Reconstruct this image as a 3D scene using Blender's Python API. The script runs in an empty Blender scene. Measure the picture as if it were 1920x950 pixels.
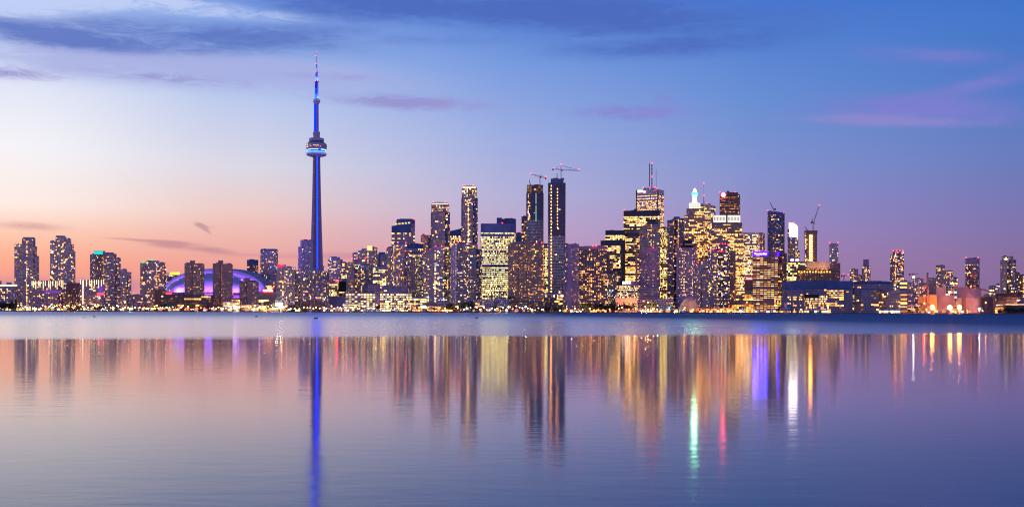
import bpy, math, random
from mathutils import Vector
# ------------------------------------------------------------------ camera, sky, sun, exposure
scene = bpy.context.scene
COL = scene.collection
F, HY, CAMH, ROLL = 2280.0, 583.0, 3.0, -0.003          # focal length in px of a 1920 wide picture, horizon row, eye height, roll
cam = bpy.data.cameras.new("camera"); cam_ob = bpy.data.objects.new("camera", cam); COL.objects.link(cam_ob)
cam_ob.location = (0, 0, CAMH); cam_ob.rotation_euler = (math.pi/2, ROLL, 0)
cam.sensor_width = 36; cam.lens = 36*F/1920; cam.shift_y = (HY-475)/1920
cam.clip_start = 0.5; cam.clip_end = 30000
scene.camera = cam_ob
scene.view_settings.view_transform = 'Standard'; scene.view_settings.look = 'None'
scene.cycles.filter_width = 1.15
scene.view_settings.exposure = 0; scene.view_settings.gamma = 1

def lin(c):
    return tuple((x/255/12.92 if x/255 <= .04045 else ((x/255+.055)/1.055)**2.4) for x in c)

world = bpy.data.worlds.new("World"); scene.world = world; world.use_nodes = True
NT = world.node_tree; NT.nodes.clear()
def WN(t, **kw):
    n = NT.nodes.new(t)
    for k, v in kw.items(): setattr(n, k, v)
    return n
def wset(sock, v):
    if isinstance(v, (int, float)): sock.default_value = v
    elif isinstance(v, (tuple, list)): sock.default_value = v
    else: NT.links.new(v, sock)
def wm(op, a, b=0.0, c=None, clamp=False):
    n = WN('ShaderNodeMath', operation=op, use_clamp=clamp)
    wset(n.inputs[0], a); wset(n.inputs[1], b)
    if c is not None: wset(n.inputs[2], c)
    return n.outputs[0]
def wmix(f, a, b):
    n = WN('ShaderNodeMix', data_type='RGBA')
    wset(n.inputs[0], f); wset(n.inputs[6], a if not isinstance(a, tuple) else (*a, 1)); wset(n.inputs[7], b if not isinstance(b, tuple) else (*b, 1))
    return n.outputs[2]
def smooth(x, lo, hi):
    n = WN('ShaderNodeMapRange', interpolation_type='SMOOTHSTEP')
    wset(n.inputs[0], x); n.inputs[1].default_value = lo; n.inputs[2].default_value = hi
    return n.outputs[0]
tc = WN('ShaderNodeTexCoord'); sep = WN('ShaderNodeSeparateXYZ'); NT.links.new(tc.outputs['Generated'], sep.inputs[0])
AZ = wm('MULTIPLY', wm('ARCTAN2', sep.outputs[0], sep.outputs[1]), 180/math.pi)        # degrees from straight ahead
EL = wm('MULTIPLY', wm('ARCSINE', wm('MAXIMUM', wm('MINIMUM', sep.outputs[2], 1.0), -1.0)), 180/math.pi)
def el_of(py): return math.degrees(math.atan((HY-py)/F))
def az_of(px): return math.degrees(math.atan((px-960)/F))
ELF = wm('DIVIDE', EL, 40.0, clamp=True)
def ramp(stops, top):
    n = WN('ShaderNodeValToRGB'); cr = n.color_ramp
    pts = [(el_of(y)/40, lin(c)) for y, c in stops] + [(22/40, lin(top[0])), (1.0, lin(top[1]))]
    pts.sort()
    cr.elements[0].position = max(0, pts[0][0]); cr.elements[0].color = (*pts[0][1], 1)
    cr.elements[1].position = pts[-1][0]; cr.elements[1].color = (*pts[-1][1], 1)
    for p, c in pts[1:-1]:
        e = cr.elements.new(p); e.color = (*c, 1)
    NT.links.new(ELF, n.inputs[0]); return n.outputs[0]
rL = ramp([(583,(222,148,158)),(530,(242,158,148)),(505,(255,169,141)),(480,(255,183,155)),(450,(255,202,177)),(400,(254,235,227)),(300,(245,243,248)),(200,(227,231,246)),(100,(186,203,242)),(0,(140,170,236))], ((90,130,215),(60,95,180)))
r1 = ramp([(583,(222,148,154)),(505,(236,159,150)),(430,(238,189,182)),(400,(236,202,198)),(320,(218,215,229)),(200,(187,201,237)),(100,(146,175,232)),(0,(106,146,224))], ((75,118,210),(55,90,175)))
r2 = ramp([(583,(200,145,172)),(480,(200,156,186)),(430,(192,166,202)),(370,(181,177,215)),(260,(157,173,225)),(130,(123,156,223)),(0,(85,132,217))], ((65,108,200),(50,85,170)))
r3 = ramp([(583,(160,118,165)),(480,(162,130,180)),(430,(154,136,192)),(330,(131,145,205)),(200,(105,142,211)),(60,(80,127,211)),(0,(70,118,208))], ((58,100,190),(48,82,165)))
r4 = ramp([(583,(132,102,148)),(500,(137,110,157)),(430,(128,116,174)),(300,(102,125,192)),(200,(84,122,198)),(60,(66,118,202)),(0,(60,110,198))], ((52,94,182),(46,80,160)))
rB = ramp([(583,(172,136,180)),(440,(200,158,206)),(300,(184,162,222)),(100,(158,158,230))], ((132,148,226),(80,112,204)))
sky = wmix(smooth(AZ, -22.8, -11.9), rL, r1)
def linmap(a, lo, hi):
    n = WN('ShaderNodeMapRange'); NT.links.new(a, n.inputs[0]); n.inputs[1].default_value = lo; n.inputs[2].default_value = hi
    return n.outputs[0]
sky = wmix(linmap(AZ, -11.9, -0.4), sky, r2)
sky = wmix(linmap(AZ, -0.4, 11.4), sky, r3)
sky = wmix(linmap(AZ, 11.4, 22.4), sky, r4)
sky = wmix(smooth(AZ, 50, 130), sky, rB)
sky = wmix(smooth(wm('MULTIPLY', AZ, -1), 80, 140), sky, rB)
# clouds: soft patches of streaky noise in azimuth / elevation
cmb = WN('ShaderNodeCombineXYZ'); wset(cmb.inputs[0], wm('MULTIPLY', AZ, 0.16)); wset(cmb.inputs[1], wm('MULTIPLY', EL, 0.75)); cmb.inputs[2].default_value = 3.7
nz = WN('ShaderNodeTexNoise'); NT.links.new(cmb.outputs[0], nz.inputs['Vector'])
nz.inputs['Scale'].default_value = 1.0; nz.inputs['Detail'].default_value = 7; nz.inputs['Roughness'].default_value = .64; nz.inputs['Distortion'].default_value = .7
N1 = nz.outputs[0]
cmb2 = WN('ShaderNodeCombineXYZ'); wset(cmb2.inputs[0], wm('MULTIPLY', AZ, 0.55)); wset(cmb2.inputs[1], wm('MULTIPLY', EL, 2.4)); cmb2.inputs[2].default_value = 9.1
nz2 = WN('ShaderNodeTexNoise'); NT.links.new(cmb2.outputs[0], nz2.inputs['Vector'])
nz2.inputs['Scale'].default_value = 1.0; nz2.inputs['Detail'].default_value = 6; nz2.inputs['Roughness'].default_value = .66; nz2.inputs['Distortion'].default_value = 1.0
N2 = nz2.outputs[0]
N3 = wm('ADD', wm('MULTIPLY', N1, .55), wm('MULTIPLY', N2, .45))
def patch(px, py, rx, ry, tilt=0.0):
    """gaussian patch centred on a point of the sky; tilt = rise of the axis, px per px"""
    k = math.degrees(1/F)
    dx = wm('SUBTRACT', AZ, az_of(px)); dy = wm('SUBTRACT', EL, el_of(py))
    dy = wm('ADD', dy, wm('MULTIPLY', dx, tilt))
    q = wm('ADD', wm('POWER', wm('DIVIDE', dx, rx*k), 2.0), wm('POWER', wm('DIVIDE', dy, ry*k), 2.0))
    return wm('POWER', 2.718, wm('MULTIPLY', q, -1.0))
def psum(ps):
    s = None
    for p, w in ps:
        t = wm('MULTIPLY', p, w); s = t if s is None else wm('ADD', s, t)
    return s
def cloud(sky, ps, color, n, lo, hi, amt):
    d = wm('MULTIPLY', psum(ps), wm('ADD', wm('MULTIPLY', n, 2.4), -0.35))
    return wmix(wm('MULTIPLY', smooth(d, lo, hi), amt), sky, color)
PT = patch
DK = lin((90,116,194)); DK2 = lin((74,103,187))
sky = cloud(sky, [(PT(60,4,260,14),1.0),(PT(330,8,200,10,.05),.7)], lin((120,146,214)), N2, .1, 1.0, .8)
sky = cloud(sky, [(PT(240,146,360,34,.03),1.3),(PT(560,142,220,24,.06),.8)], lin((168,175,226)), N3, .0, 1.1, .85)
sky = cloud(sky, [(PT(340,84,300,26,.03),1.35),(PT(20,92,170,22,.1),1.1),(PT(590,62,150,22,-.12),.7),(PT(170,112,240,14),.7)], DK, N3, .0, 1.4, .92)
sky = cloud(sky, [(PT(900,10,420,30,.03),1.1),(PT(1180,42,300,36,.03),1.3),(PT(1250,94,230,20,-.03),1.0),(PT(640,26,180,24),.9),(PT(800,78,160,12),.6)], DK2, N3, .0, 1.45, .88)
sky = cloud(sky, [(PT(1560,52,200,26),.6)], lin((84,118,198)), N2, .1, 1.2, .6)
sky = cloud(sky, [(PT(80,42,240,22,-.08),1.25),(PT(360,36,220,13,.05),.9),(PT(20,62,90,16),1.0)], lin((196,210,246)), N2, .05, 1.1, .85)
sky = cloud(sky, [(PT(760,194,150,15,.03),1.3),(PT(330,164,150,11,.05),.8),(PT(20,174,90,12),1.0),(PT(620,150,160,9),.5)], lin((150,146,208)), N2, .1, 1.15, .9)
sky = cloud(sky, [(PT(1190,212,120,15,.02),1.25),(PT(1250,186,30,10),.7)], lin((134,136,210)), N2, .1, 1.15, .85)
sky = cloud(sky, [(PT(1720,222,170,26,.08),1.25),(PT(1860,180,140,16,-.2),.8),(PT(1740,128,130,16,.1),.8)], lin((124,126,206)), N3, .02, 1.1, .95)
sky = cloud(sky, [(PT(1690,243,170,9,.07),1.4),(PT(1640,232,90,14,.05),.7)], lin((150,138,206)), N3, .05, 1.35, .6)
sky = cloud(sky, [(PT(325,465,50,8,.02),1.3),(PT(400,474,48,6,.08),1.2),(PT(245,457,60,3,.05),.8),(PT(50,438,80,9,.03),.9)], lin((196,140,150)), N3, .1, 1.15, .8)
sky = cloud(sky, [(PT(374,429,13,6,.3),1.3),(PT(386,437,11,4.5,.75),1.1),(PT(394,432,14,3,.1),.5)], lin((190,142,152)), N3, .15, 1.25, .75)
sky = cloud(sky, [(PT(90,540,420,16),1.1),(PT(560,482,160,6),1.0),(PT(690,480,120,9),.9)], lin((196,134,160)), N1, .1, 1.2, .6)
nish = WN('ShaderNodeTexSky', sky_type='NISHITA', sun_disc=False)
SUN_AZ, SUN_EL = -62.0, 2.0
nish.sun_elevation = math.radians(SUN_EL); nish.sun_rotation = math.radians(SUN_AZ)
bg = WN('ShaderNodeBackground'); NT.links.new(sky, bg.inputs[0]); bg.inputs[1].default_value = 1.0
bg2 = WN('ShaderNodeBackground'); NT.links.new(nish.outputs[0], bg2.inputs[0]); bg2.inputs[1].default_value = 0.003
ad = WN('ShaderNodeAddShader'); out = WN('ShaderNodeOutputWorld')
NT.links.new(bg.outputs[0], ad.inputs[0]); NT.links.new(bg2.outputs[0], ad.inputs[1]); NT.links.new(ad.outputs[0], out.inputs[0])

sun = bpy.data.lights.new("afterglow_sun", 'SUN'); sun.energy = 0.5; sun.angle = math.radians(12); sun.color = (1, .62, .45)
sun_ob = bpy.data.objects.new("afterglow_sun", sun); COL.objects.link(sun_ob)
_a, _e = math.radians(SUN_AZ), math.radians(SUN_EL+3)
sun_ob.rotation_euler = Vector((math.sin(_a)*math.cos(_e), math.cos(_a)*math.cos(_e), math.sin(_e))).to_track_quat('Z', 'Y').to_euler()

# ------------------------------------------------------------------ helpers
rng = random.Random(11)
CA, SA = math.cos(ROLL), math.sin(ROLL)
def ray(px, py):
    dx, dy = px-960, py-HY
    return (dx*CA - dy*SA)/F, (-dx*SA - dy*CA)/F          # x and z per metre of depth
def X_(px, py, Y): return ray(px, py)[0]*Y
def Z_(px, py, Y): return CAMH + ray(px, py)[1]*Y
GZ = 1.3                                                   # height of the land above the lake

MATS = {}
def nodes_mat(name):
    m = bpy.data.materials.new(name); m.use_nodes = True
    return m, m.node_tree, m.node_tree.nodes['Principled BSDF']
def mat_wall(name, col, rough=.8, var=.25, scale=.07):
    if name in MATS: return MATS[name]
    m, nt, b = nodes_mat(name)
    tcn = nt.nodes.new('ShaderNodeTexCoord'); n = nt.nodes.new('ShaderNodeTexNoise')
    mp = nt.nodes.new('ShaderNodeMapping'); mp.inputs['Scale'].default_value = (1, 1, .35)
    nt.links.new(tcn.outputs['Object'], mp.inputs[0]); nt.links.new(mp.outputs[0], n.inputs['Vector'])
    n.inputs['Scale'].default_value = scale; n.inputs['Detail'].default_value = 6
    r = nt.nodes.new('ShaderNodeValToRGB')
    r.color_ramp.elements[0].position = .3; r.color_ramp.elements[1].position = .7
    r.color_ramp.elements[0].color = (*[c*(1-var) for c in col], 1); r.color_ramp.elements[1].color = (*[min(.9, c*(1+var)) for c in col], 1)
    nt.links.new(n.outputs[0], r.inputs[0]); nt.links.new(r.outputs[0], b.inputs['Base Color'])
    b.inputs['Roughness'].default_value = rough
    MATS[name] = m; return m
def mat_glass(name, col, ior=2.5, rough=.16):
    if name in MATS: return MATS[name]
    m, nt, b = nodes_mat(name)
    tcn = nt.nodes.new('ShaderNodeTexCoord'); v = nt.nodes.new('ShaderNodeTexNoise')
    v.inputs['Scale'].default_value = .11; v.inputs['Detail'].default_value = 3
    nt.links.new(tcn.outputs['Object'], v.inputs['Vector'])
    mr = nt.nodes.new('ShaderNodeMapRange'); mr.inputs[1].default_value = .3; mr.inputs[2].default_value = .7
    mr.inputs[3].default_value = rough*.5; mr.inputs[4].default_value = rough*2
    nt.links.new(v.outputs[0], mr.inputs[0]); nt.links.new(mr.outputs[0], b.inputs['Roughness'])
    b.inputs['Base Color'].default_value = (*col, 1); b.inputs['IOR'].default_value = ior
    MATS[name] = m; return m
def mat_emit(name, col, s):
    if name in MATS: return MATS[name]
    m = bpy.data.materials.new(name); m.use_nodes = True; nt = m.node_tree; nt.nodes.clear()
    e = nt.nodes.new('ShaderNodeEmission'); o = nt.nodes.new('ShaderNodeOutputMaterial')
    e.inputs[0].default_value = (*col, 1); e.inputs[1].default_value = s
    nt.links.new(e.outputs[0], o.inputs[0]); m.cycles.emission_sampling = 'NONE'
    MATS[name] = m; return m
def mat_lit():
    """lit rooms: the colour and brightness of each window is stored on its face"""
    if 'lit_room' in MATS: return MATS['lit_room']
    m = bpy.data.materials.new('lit_room'); m.use_nodes = True; nt = m.node_tree; nt.nodes.clear()
    a = nt.nodes.new('ShaderNodeAttribute'); a.attribute_name = 'glow'
    e = nt.nodes.new('ShaderNodeEmission'); o = nt.nodes.new('ShaderNodeOutputMaterial')
    nt.links.new(a.outputs['Color'], e.inputs[0]); nt.links.new(e.outputs[0], o.inputs[0])
    m.cycles.emission_sampling = 'NONE'; MATS['lit_room'] = m; return m
WALL = {'con':(.38,.34,.42),'grey':(.40,.38,.50),'slate':(.20,.22,.40),'plum':(.15,.10,.16),'pale':(.62,.57,.57),'brown':(.42,.25,.20),'beige':(.52,.42,.34),'dark':(.085,.075,.09),
        'blue':(.085,.13,.27),'mauve':(.36,.25,.36),'redbrown':(.20,.08,.08),'brick':(.28,.12,.09),'green':(.27,.40,.34),'black':(.03,.03,.035),
        'ochre':(.50,.33,.16),'maroon':(.27,.13,.14),'steel':(.19,.19,.26),'rust':(.34,.17,.09)}
GLASS = {'b':(.012,.035,.13),'t':(.004,.035,.10),'k':(.010,.012,.03),'v':(.035,.03,.085),'br':(.04,.022,.018),'n':(.006,.02,.07)}
GIOR = {'n':1.7,'k':1.9,'br':2.3,'b':2.9,'v':3.0,'t':2.5}
def wmat(k): return mat_wall('wall_'+k, WALL[k])
def gmat(k): return mat_glass('glass_'+k, GLASS[k], GIOR.get(k, 2.5))

class MB:
    def __init__(s, o=(0,0,0)): s.o = o; s.v = []; s.f = []; s.c = []
    def add(s, pts, faces, col=None):
        n = len(s.v); ox, oy, oz = s.o
        s.v += [(p[0]-ox, p[1]-oy, p[2]-oz) for p in pts]
        s.f += [tuple(i+n for i in f) for f in faces]
        s.c += [col]*len(faces)
    def quad(s, a, b, c, d, col=None): s.add((a,b,c,d), ((0,1,2,3),), col)
    def prism(s, poly, z0, z1, col=None, zt=None):
        n = len(poly)
        top = [(p[0], p[1], (zt[i] if zt else z1)) for i, p in enumerate(poly)]
        s.add([(p[0],p[1],z0) for p in poly]+top, [(i,(i+1)%n,n+(i+1)%n,n+i) for i in range(n)]+[tuple(range(n-1,-1,-1)), tuple(range(n,2*n))], col)
    def box(s, x0,x1,y0,y1,z0,z1, col=None): s.prism([(x0,y0),(x1,y0),(x1,y1),(x0,y1)], z0, z1, col)
    def tube(s, a, b, r0, r1=None, n=6, col=None):
        r1 = r0 if r1 is None else r1
        a, b = Vector(a), Vector(b); d = (b-a).normalized()
        u = d.orthogonal().normalized(); w = d.cross(u)
        P = []
        for c, r in ((a,r0),(b,r1)):
            P += [tuple(c+u*(r*math.cos(2*math.pi*i/n))+w*(r*math.sin(2*math.pi*i/n))) for i in range(n)]
        s.add(P, [(i,(i+1)%n,n+(i+1)%n,n+i) for i in range(n)]+[tuple(range(n-1,-1,-1)),tuple(range(n,2*n))], col)
    def lathe(s, cx, cy, prof, n=32, col=None):
        P = []
        for z, r in prof: P += [(cx+r*math.cos(2*math.pi*i/n), cy+r*math.sin(2*math.pi*i/n), z) for i in range(n)]
        Fs = [(k*n+i, k*n+(i+1)%n, (k+1)*n+(i+1)%n, (k+1)*n+i) for k in range(len(prof)-1) for i in range(n)]
        Fs += [tuple(range(n-1,-1,-1)), tuple(range((len(prof)-1)*n, len(prof)*n))]
        s.add(P, Fs, col)
    def ball(s, c, r, n=8, col=None):
        s.lathe(c[0], c[1], [(c[2]-r*math.cos(math.pi*(k+.12)/5.24), r*math.sin(math.pi*(k+.12)/5.24)) for k in range(6)], n, col)
    def build(s, name, mat, parent=None, kind=None, label=None):
        me = bpy.data.meshes.new(name); me.from_pydata(s.v, [], s.f); me.materials.append(mat)
        if any(c is not None for c in s.c):
            at = me.attributes.new('glow', 'FLOAT_COLOR', 'FACE')
            buf = []
            for c in s.c: buf += [*(c or (0,0,0)), 1.0]
            at.data.foreach_set('color', buf)
        me.update()
        o = bpy.data.objects.new(name, me); COL.objects.link(o)
        if parent is not None: o.parent = parent
        else: o.location = s.o
        if kind: o['kind'] = kind
        if label: o['label'] = label
        return o
def thing(name, label, cat, loc, group=None, rz=0):
    o = bpy.data.objects.new(name, None); COL.objects.link(o); o.location = loc; o.rotation_euler = (0,0,rz)
    o.empty_display_size = 1; o['label'] = label; o['category'] = cat
    if group: o['group'] = group
    return o
def plight(name, loc, col, power, r, parent):
    l = bpy.data.lights.new(name, 'POINT'); l.energy = power; l.color = col; l.shadow_soft_size = r
    o = bpy.data.objects.new(name, l); COL.objects.link(o); o.parent = parent
    p = parent.location; o.location = (loc[0]-p[0], loc[1]-p[1], loc[2]-p[2]); return o
def slight(name, loc, aim, col, power, deg, r, parent):
    l = bpy.data.lights.new(name, 'SPOT'); l.energy = power; l.color = col; l.shadow_soft_size = r; l.spot_size = math.radians(deg); l.spot_blend = .6
    o = bpy.data.objects.new(name, l); COL.objects.link(o); o.parent = parent
    p = parent.location; o.location = (loc[0]-p[0], loc[1]-p[1], loc[2]-p[2])
    o.rotation_euler = (Vector(aim)-Vector(loc)).to_track_quat('-Z', 'Y').to_euler(); return o
def dup(root, loc, label=None):
    r = root.copy(); COL.objects.link(r); r.location = loc
    if label: r['label'] = label
    for ch in root.children:
        c = ch.copy(); COL.objects.link(c); c.parent = r
    return r

# ------------------------------------------------------------------ setting: lake, land, quay
def water_mat():
    m, nt, b = nodes_mat('lake_water')
    L = nt.links.new
    geo = nt.nodes.new('ShaderNodeNewGeometry'); sp = nt.nodes.new('ShaderNodeSeparateXYZ'); L(geo.outputs['Position'], sp.inputs[0])
    def M(op, a, c=0.0, clamp=False):
        n = nt.nodes.new('ShaderNodeMath'); n.operation = op; n.use_clamp = clamp
        for i, v in enumerate((a, c)):
            if isinstance(v, (int, float)): n.inputs[i].default_value = v
            else: L(v, n.inputs[i])
        return n.outputs[0]
    def noise(sx, sy, det=3, rough=.5, w=0):
        mp = nt.nodes.new('ShaderNodeMapping'); mp.inputs['Scale'].default_value = (sx, sy, 1); mp.inputs['Location'].default_value = (w, w*1.7, 0)
        n = nt.nodes.new('ShaderNodeTexNoise'); n.inputs['Scale'].default_value = 1; n.inputs['Detail'].default_value = det; n.inputs['Roughness'].default_value = rough
        L(geo.outputs['Position'], mp.inputs[0]); L(mp.outputs[0], n.inputs['Vector']); return n.outputs[0]
    def S(x, lo, hi, a=0.0, c=1.0):
        n = nt.nodes.new('ShaderNodeMapRange'); n.interpolation_type = 'SMOOTHSTEP'; L(x, n.inputs[0])
        n.inputs[1].default_value = lo; n.inputs[2].default_value = hi; n.inputs[3].default_value = a; n.inputs[4].default_value = c
        return n.outputs[0]
    # a breeze line: calm water near the camera, wind ripples beyond it
    d = M('SUBTRACT', sp.outputs[1], M('ADD', 146.0, M('MULTIPLY', sp.outputs[0], .42)))
    d = M('ADD', d, M('MULTIPLY', M('SUBTRACT', noise(.016, .03, 6, .65), .5), 58))
    breeze = S(d, -15, 17)
    far = S(sp.outputs[1], 150, 950)
    streak = M('MULTIPLY', M('SUBTRACT', noise(.0022, .016, 5, .6, 3), .5), .22)
    gust = S(sp.outputs[0], -20, 150, 0, .10)
    windr = M('ADD', M('ADD', M('ADD', .235, gust), M('MULTIPLY', far, .15)), M('MULTIPLY', streak, M('ADD', .25, far)))
    near = S(sp.outputs[1], 14, 60, .030, 0)
    calm = M('ADD', M('ADD', .074, near), M('MULTIPLY', M('SUBTRACT', noise(.02, .09, 4, .6, 8), .5), .05))
    body = nt.nodes.new('ShaderNodeBsdfDiffuse'); body.inputs[0].default_value = (.003, .028, .12, 1)
    g1 = nt.nodes.new('ShaderNodeBsdfGlossy'); g1.distribution = 'GGX'; g1.inputs[0].default_value = (1,1,1,1); L(calm, g1.inputs['Roughness'])
    gb = nt.nodes.new('ShaderNodeBsdfGlossy'); gb.distribution = 'BECKMANN'; gb.inputs[0].default_value = (1,1,1,1); L(calm, gb.inputs['Roughness'])
    gm = nt.nodes.new('ShaderNodeMixShader'); gm.inputs[0].default_value = .55; L(g1.outputs[0], gm.inputs[1]); L(gb.outputs[0], gm.inputs[2])
    g2 = nt.nodes.new('ShaderNodeBsdfGlossy'); g2.distribution = 'BECKMANN'; g2.inputs[0].default_value = (1,1,1,1); L(windr, g2.inputs['Roughness'])
    fr = nt.nodes.new('ShaderNodeFresnel'); fr.inputs[0].default_value = 1.5; near2 = S(sp.outputs[1], 13, 42, .71, 1.03)
    # wind ripples show steeper faces, so they mirror less of the sky
    keep = M('MAXIMUM', M('SUBTRACT', M('SUBTRACT', 1.0, M('MULTIPLY', gust, 7.6)), M('MULTIPLY', far, .5)), .2)
    k1 = M('MULTIPLY', fr.outputs[0], keep)
    s1 = nt.nodes.new('ShaderNodeMixShader'); L(M('MULTIPLY', fr.outputs[0], near2), s1.inputs[0]); L(body.outputs[0], s1.inputs[1]); L(gm.outputs[0], s1.inputs[2])
    s2 = nt.nodes.new('ShaderNodeMixShader'); L(k1, s2.inputs[0]); L(body.outputs[0], s2.inputs[1]); L(g2.outputs[0], s2.inputs[2])
    s3 = nt.nodes.new('ShaderNodeMixShader'); L(breeze, s3.inputs[0]); L(s1.outputs[0], s3.inputs[1]); L(s2.outputs[0], s3.inputs[2])
    L(s3.outputs[0], [n_ for n_ in nt.nodes if n_.type == 'OUTPUT_MATERIAL'][0].inputs[0]); nt.nodes.remove(b)
    h = M('ADD', M('MULTIPLY', M('MULTIPLY', noise(.45, 1.2, 4, .6), noise(.05, .09, 3, .6, 12)), .0105), M('MULTIPLY', noise(.9, 1.3, 2, .5, 5), .0038))
    bp = nt.nodes.new('ShaderNodeBump'); bp.inputs['Strength'].default_value = 1; bp.inputs['Distance'].default_value = 1
    L(h, bp.inputs['Height'])
    for n_ in (g1, gb, g2, fr, body): L(bp.outputs[0], n_.inputs['Normal'])
    return m
SHORE = 2300.0
w = MB(); w.quad((-14000,-6000,0),(14000,-6000,0),(14000,16000,0),(-14000,16000,0))
w.build('lake', water_mat(), kind='structure')
g = MB(); g.box(-5200,5200,SHORE+.6,9000,-1,GZ)
g.build('ground', mat_wall('asphalt_ground', (.06,.055,.06), .9), kind='structure')
q = MB(); q.box(-5200,5200,SHORE,SHORE+.59,-1,GZ+.25)
for i in range(-170, 171): q.box(i*6-.25, i*6+.25, SHORE-.3, SHORE-.003, -1, GZ+.1)
q.build('quay_wall', mat_wall('quay_concrete', (.12,.10,.10), .9), kind='structure')

# ------------------------------------------------------------------ buildings
AMB, YEL, WHT, ORG, COO = (1,.35,.065), (1,.45,.11), (1,.62,.30), (1,.25,.04), (.62,.82,1)
PAL = {'w':[(AMB,5),(YEL,4),(WHT,1.5),(ORG,1.5)], 'y':[(YEL,6),(WHT,2),(AMB,2)], 'g':[((1,.68,.20),6),(YEL,2),(WHT,1)], 'o':[(ORG,4),(AMB,5),(YEL,1)],
       'h':[(WHT,6),(YEL,3)], 'c':[(COO,3),(WHT,3),(YEL,4)], 'm':[(AMB,4),(YEL,4),(WHT,2),(COO,.6),((1,.12,.15),.2),((.5,.3,1),.25)]}
def pick(pal):
    t = PAL[pal]; r = rng.random()*sum(w for _, w in t)
    for c, w in t:
        r -= w
        if r <= 0: return c
    return t[-1][0]
ST = {  # floor height, bay width, spandrel height, pier width, protrusion, share lit, mode, palette, brightness
 'C': dict(fh=3.1,cw=3.3,sp=.8,pw=.35,e=.35,p=.14,mode='c',pal='m',I=1.5),
 'B': dict(fh=3.1,cw=3.4,sp=.55,pw=.3,e=1.3,p=.14,mode='c',pal='m',I=1.5),
 'G': dict(fh=3.1,cw=3.4,sp=1.0,pw=1.1,e=.5,p=.24,mode='c',pal='w',I=1.6),
 'P': dict(fh=3.1,cw=3.2,sp=1.5,pw=1.7,e=.3,p=.25,mode='c',pal='w',I=1.7),
 'O': dict(fh=3.9,cw=2.8,sp=1.25,pw=.3,e=.3,p=.62,mode='o',pal='y',I=1.7),
 'F': dict(fh=4.0,cw=3.0,sp=1.2,pw=.3,e=.25,p=.9,mode='o',pal='y',I=2.0),
 'T': dict(fh=3.4,cw=2.6,sp=.5,pw=.25,e=.2,p=.10,mode='c',pal='m',I=1.4),
}
def facade(P0, P1, z0, z1, S, wall, lit):
    dx, dy = P1[0]-P0[0], P1[1]-P0[1]; Ln = math.hypot(dx, dy)
    if Ln < .8 or z1-z0 < 2: return
    ux, uy = dx/Ln, dy/Ln; nx, ny = uy, -ux
    mx, my = (P0[0]+P1[0])/2, (P0[1]+P1[1])/2
    if nx*mx + ny*my > .12*math.hypot(mx, my): return           # a face turned away from the lake
    def pt(s, e, z): return (P0[0]+ux*s+nx*e, P0[1]+uy*s+ny*e, z)
    top, bot = S.get('top', 0), S.get('bot', 0)
    n = max(1, round((z1-z0-top-bot)/S['fh'])); fh = (z1-z0-top-bot)/n
    m = max(1, round(Ln/S['cw'])); cw = Ln/m
    e, sp, pw = S['e'], S['sp'], S['pw']
    if top: wall.quad(pt(0,e,z1-top), pt(Ln,e,z1-top), pt(Ln,e,z1), pt(0,e,z1))
    for k in range(n+1):
        zc = z0+bot+k*fh; a, b = max(z0, zc-sp/2), min(z1, zc+sp/2)
        wall.quad(pt(0,e,a), pt(Ln,e,a), pt(Ln,e,b), pt(0,e,b))
        wall.quad(pt(0,0,a), pt(Ln,0,a), pt(Ln,e,a), pt(0,e,a)); wall.quad(pt(0,e,b), pt(Ln,e,b), pt(Ln,0,b), pt(0,0,b))
    pe = min(e*.8, .45)
    for j in range(m+1):
        a, b = max(0, j*cw-pw/2), min(Ln, j*cw+pw/2)
        wall.quad(pt(a,pe,z0), pt(b,pe,z0), pt(b,pe,z1), pt(a,pe,z1))
        wall.quad(pt(a,0,z0), pt(a,pe,z0), pt(a,pe,z1), pt(a,0,z1)); wall.quad(pt(b,pe,z0), pt(b,0,z0), pt(b,0,z1), pt(b,pe,z1))
    bays = S.get('bays'); stair = rng.randrange(m) if S['mode'] == 'c' and m > 5 and rng.random() < .35 else -1
    plant = {rng.randrange(n) for _ in range(n//16)} if S['mode'] == 'o' else set()
    colp = [max(0, rng.gauss(1, .55)) for _ in range(m)]
    for k in range(n):
        za, zb = z0+bot+k*fh+sp/2+.1, z0+bot+(k+1)*fh-sp/2-.1
        rowp = 1.0; st = False
        if S['mode'] == 'o': rowp = min(1.25, max(.12, rng.gauss(1, .33)))
        if k in plant: continue
        for j in range(m):
            if bays and (j % bays[0]) not in bays[1]: continue
            p = S['p']*rowp*(.50 if S['mode'] == 'c' else .80)
            if S['mode'] == 'c': p *= colp[j]
            if S['mode'] == 'c' and st and rng.random() < .28: on = True
            elif S['mode'] == 'o' and S['p'] < .85 and rng.random() < .72 and j: on = st
            else: on = rng.random() < p
            if j == stair: on = rng.random() < .85
            st = on
            s0, s1 = j*cw+pw/2+.08, (j+1)*cw-pw/2-.08
            if on:
                b = (1.4 if S['mode'] == 'c' else 1.55)*S['I']*math.exp(rng.gauss(0, .62)); c = pick(S['pal'])
                if S['mode'] == 'c' and rng.random() < .25: s1 = s0+(s1-s0)*.5
                h0 = za if rng.random() < .8 else za+(zb-za)*.35
            elif rng.random() < S.get('dim', .27):
                b = .06+.42*rng.random()**1.7; c = pick('w'); h0 = za
            else: continue
            lit.quad(pt(s0,.07,h0), pt(s1,.07,h0), pt(s1,.07,zb), pt(s0,.07,zb), (c[0]*b, c[1]*b*S.get('hue',1), c[2]*b*S.get('hue',1)**2))
def kx(px, py): return ray(px, py)[0]
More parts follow.
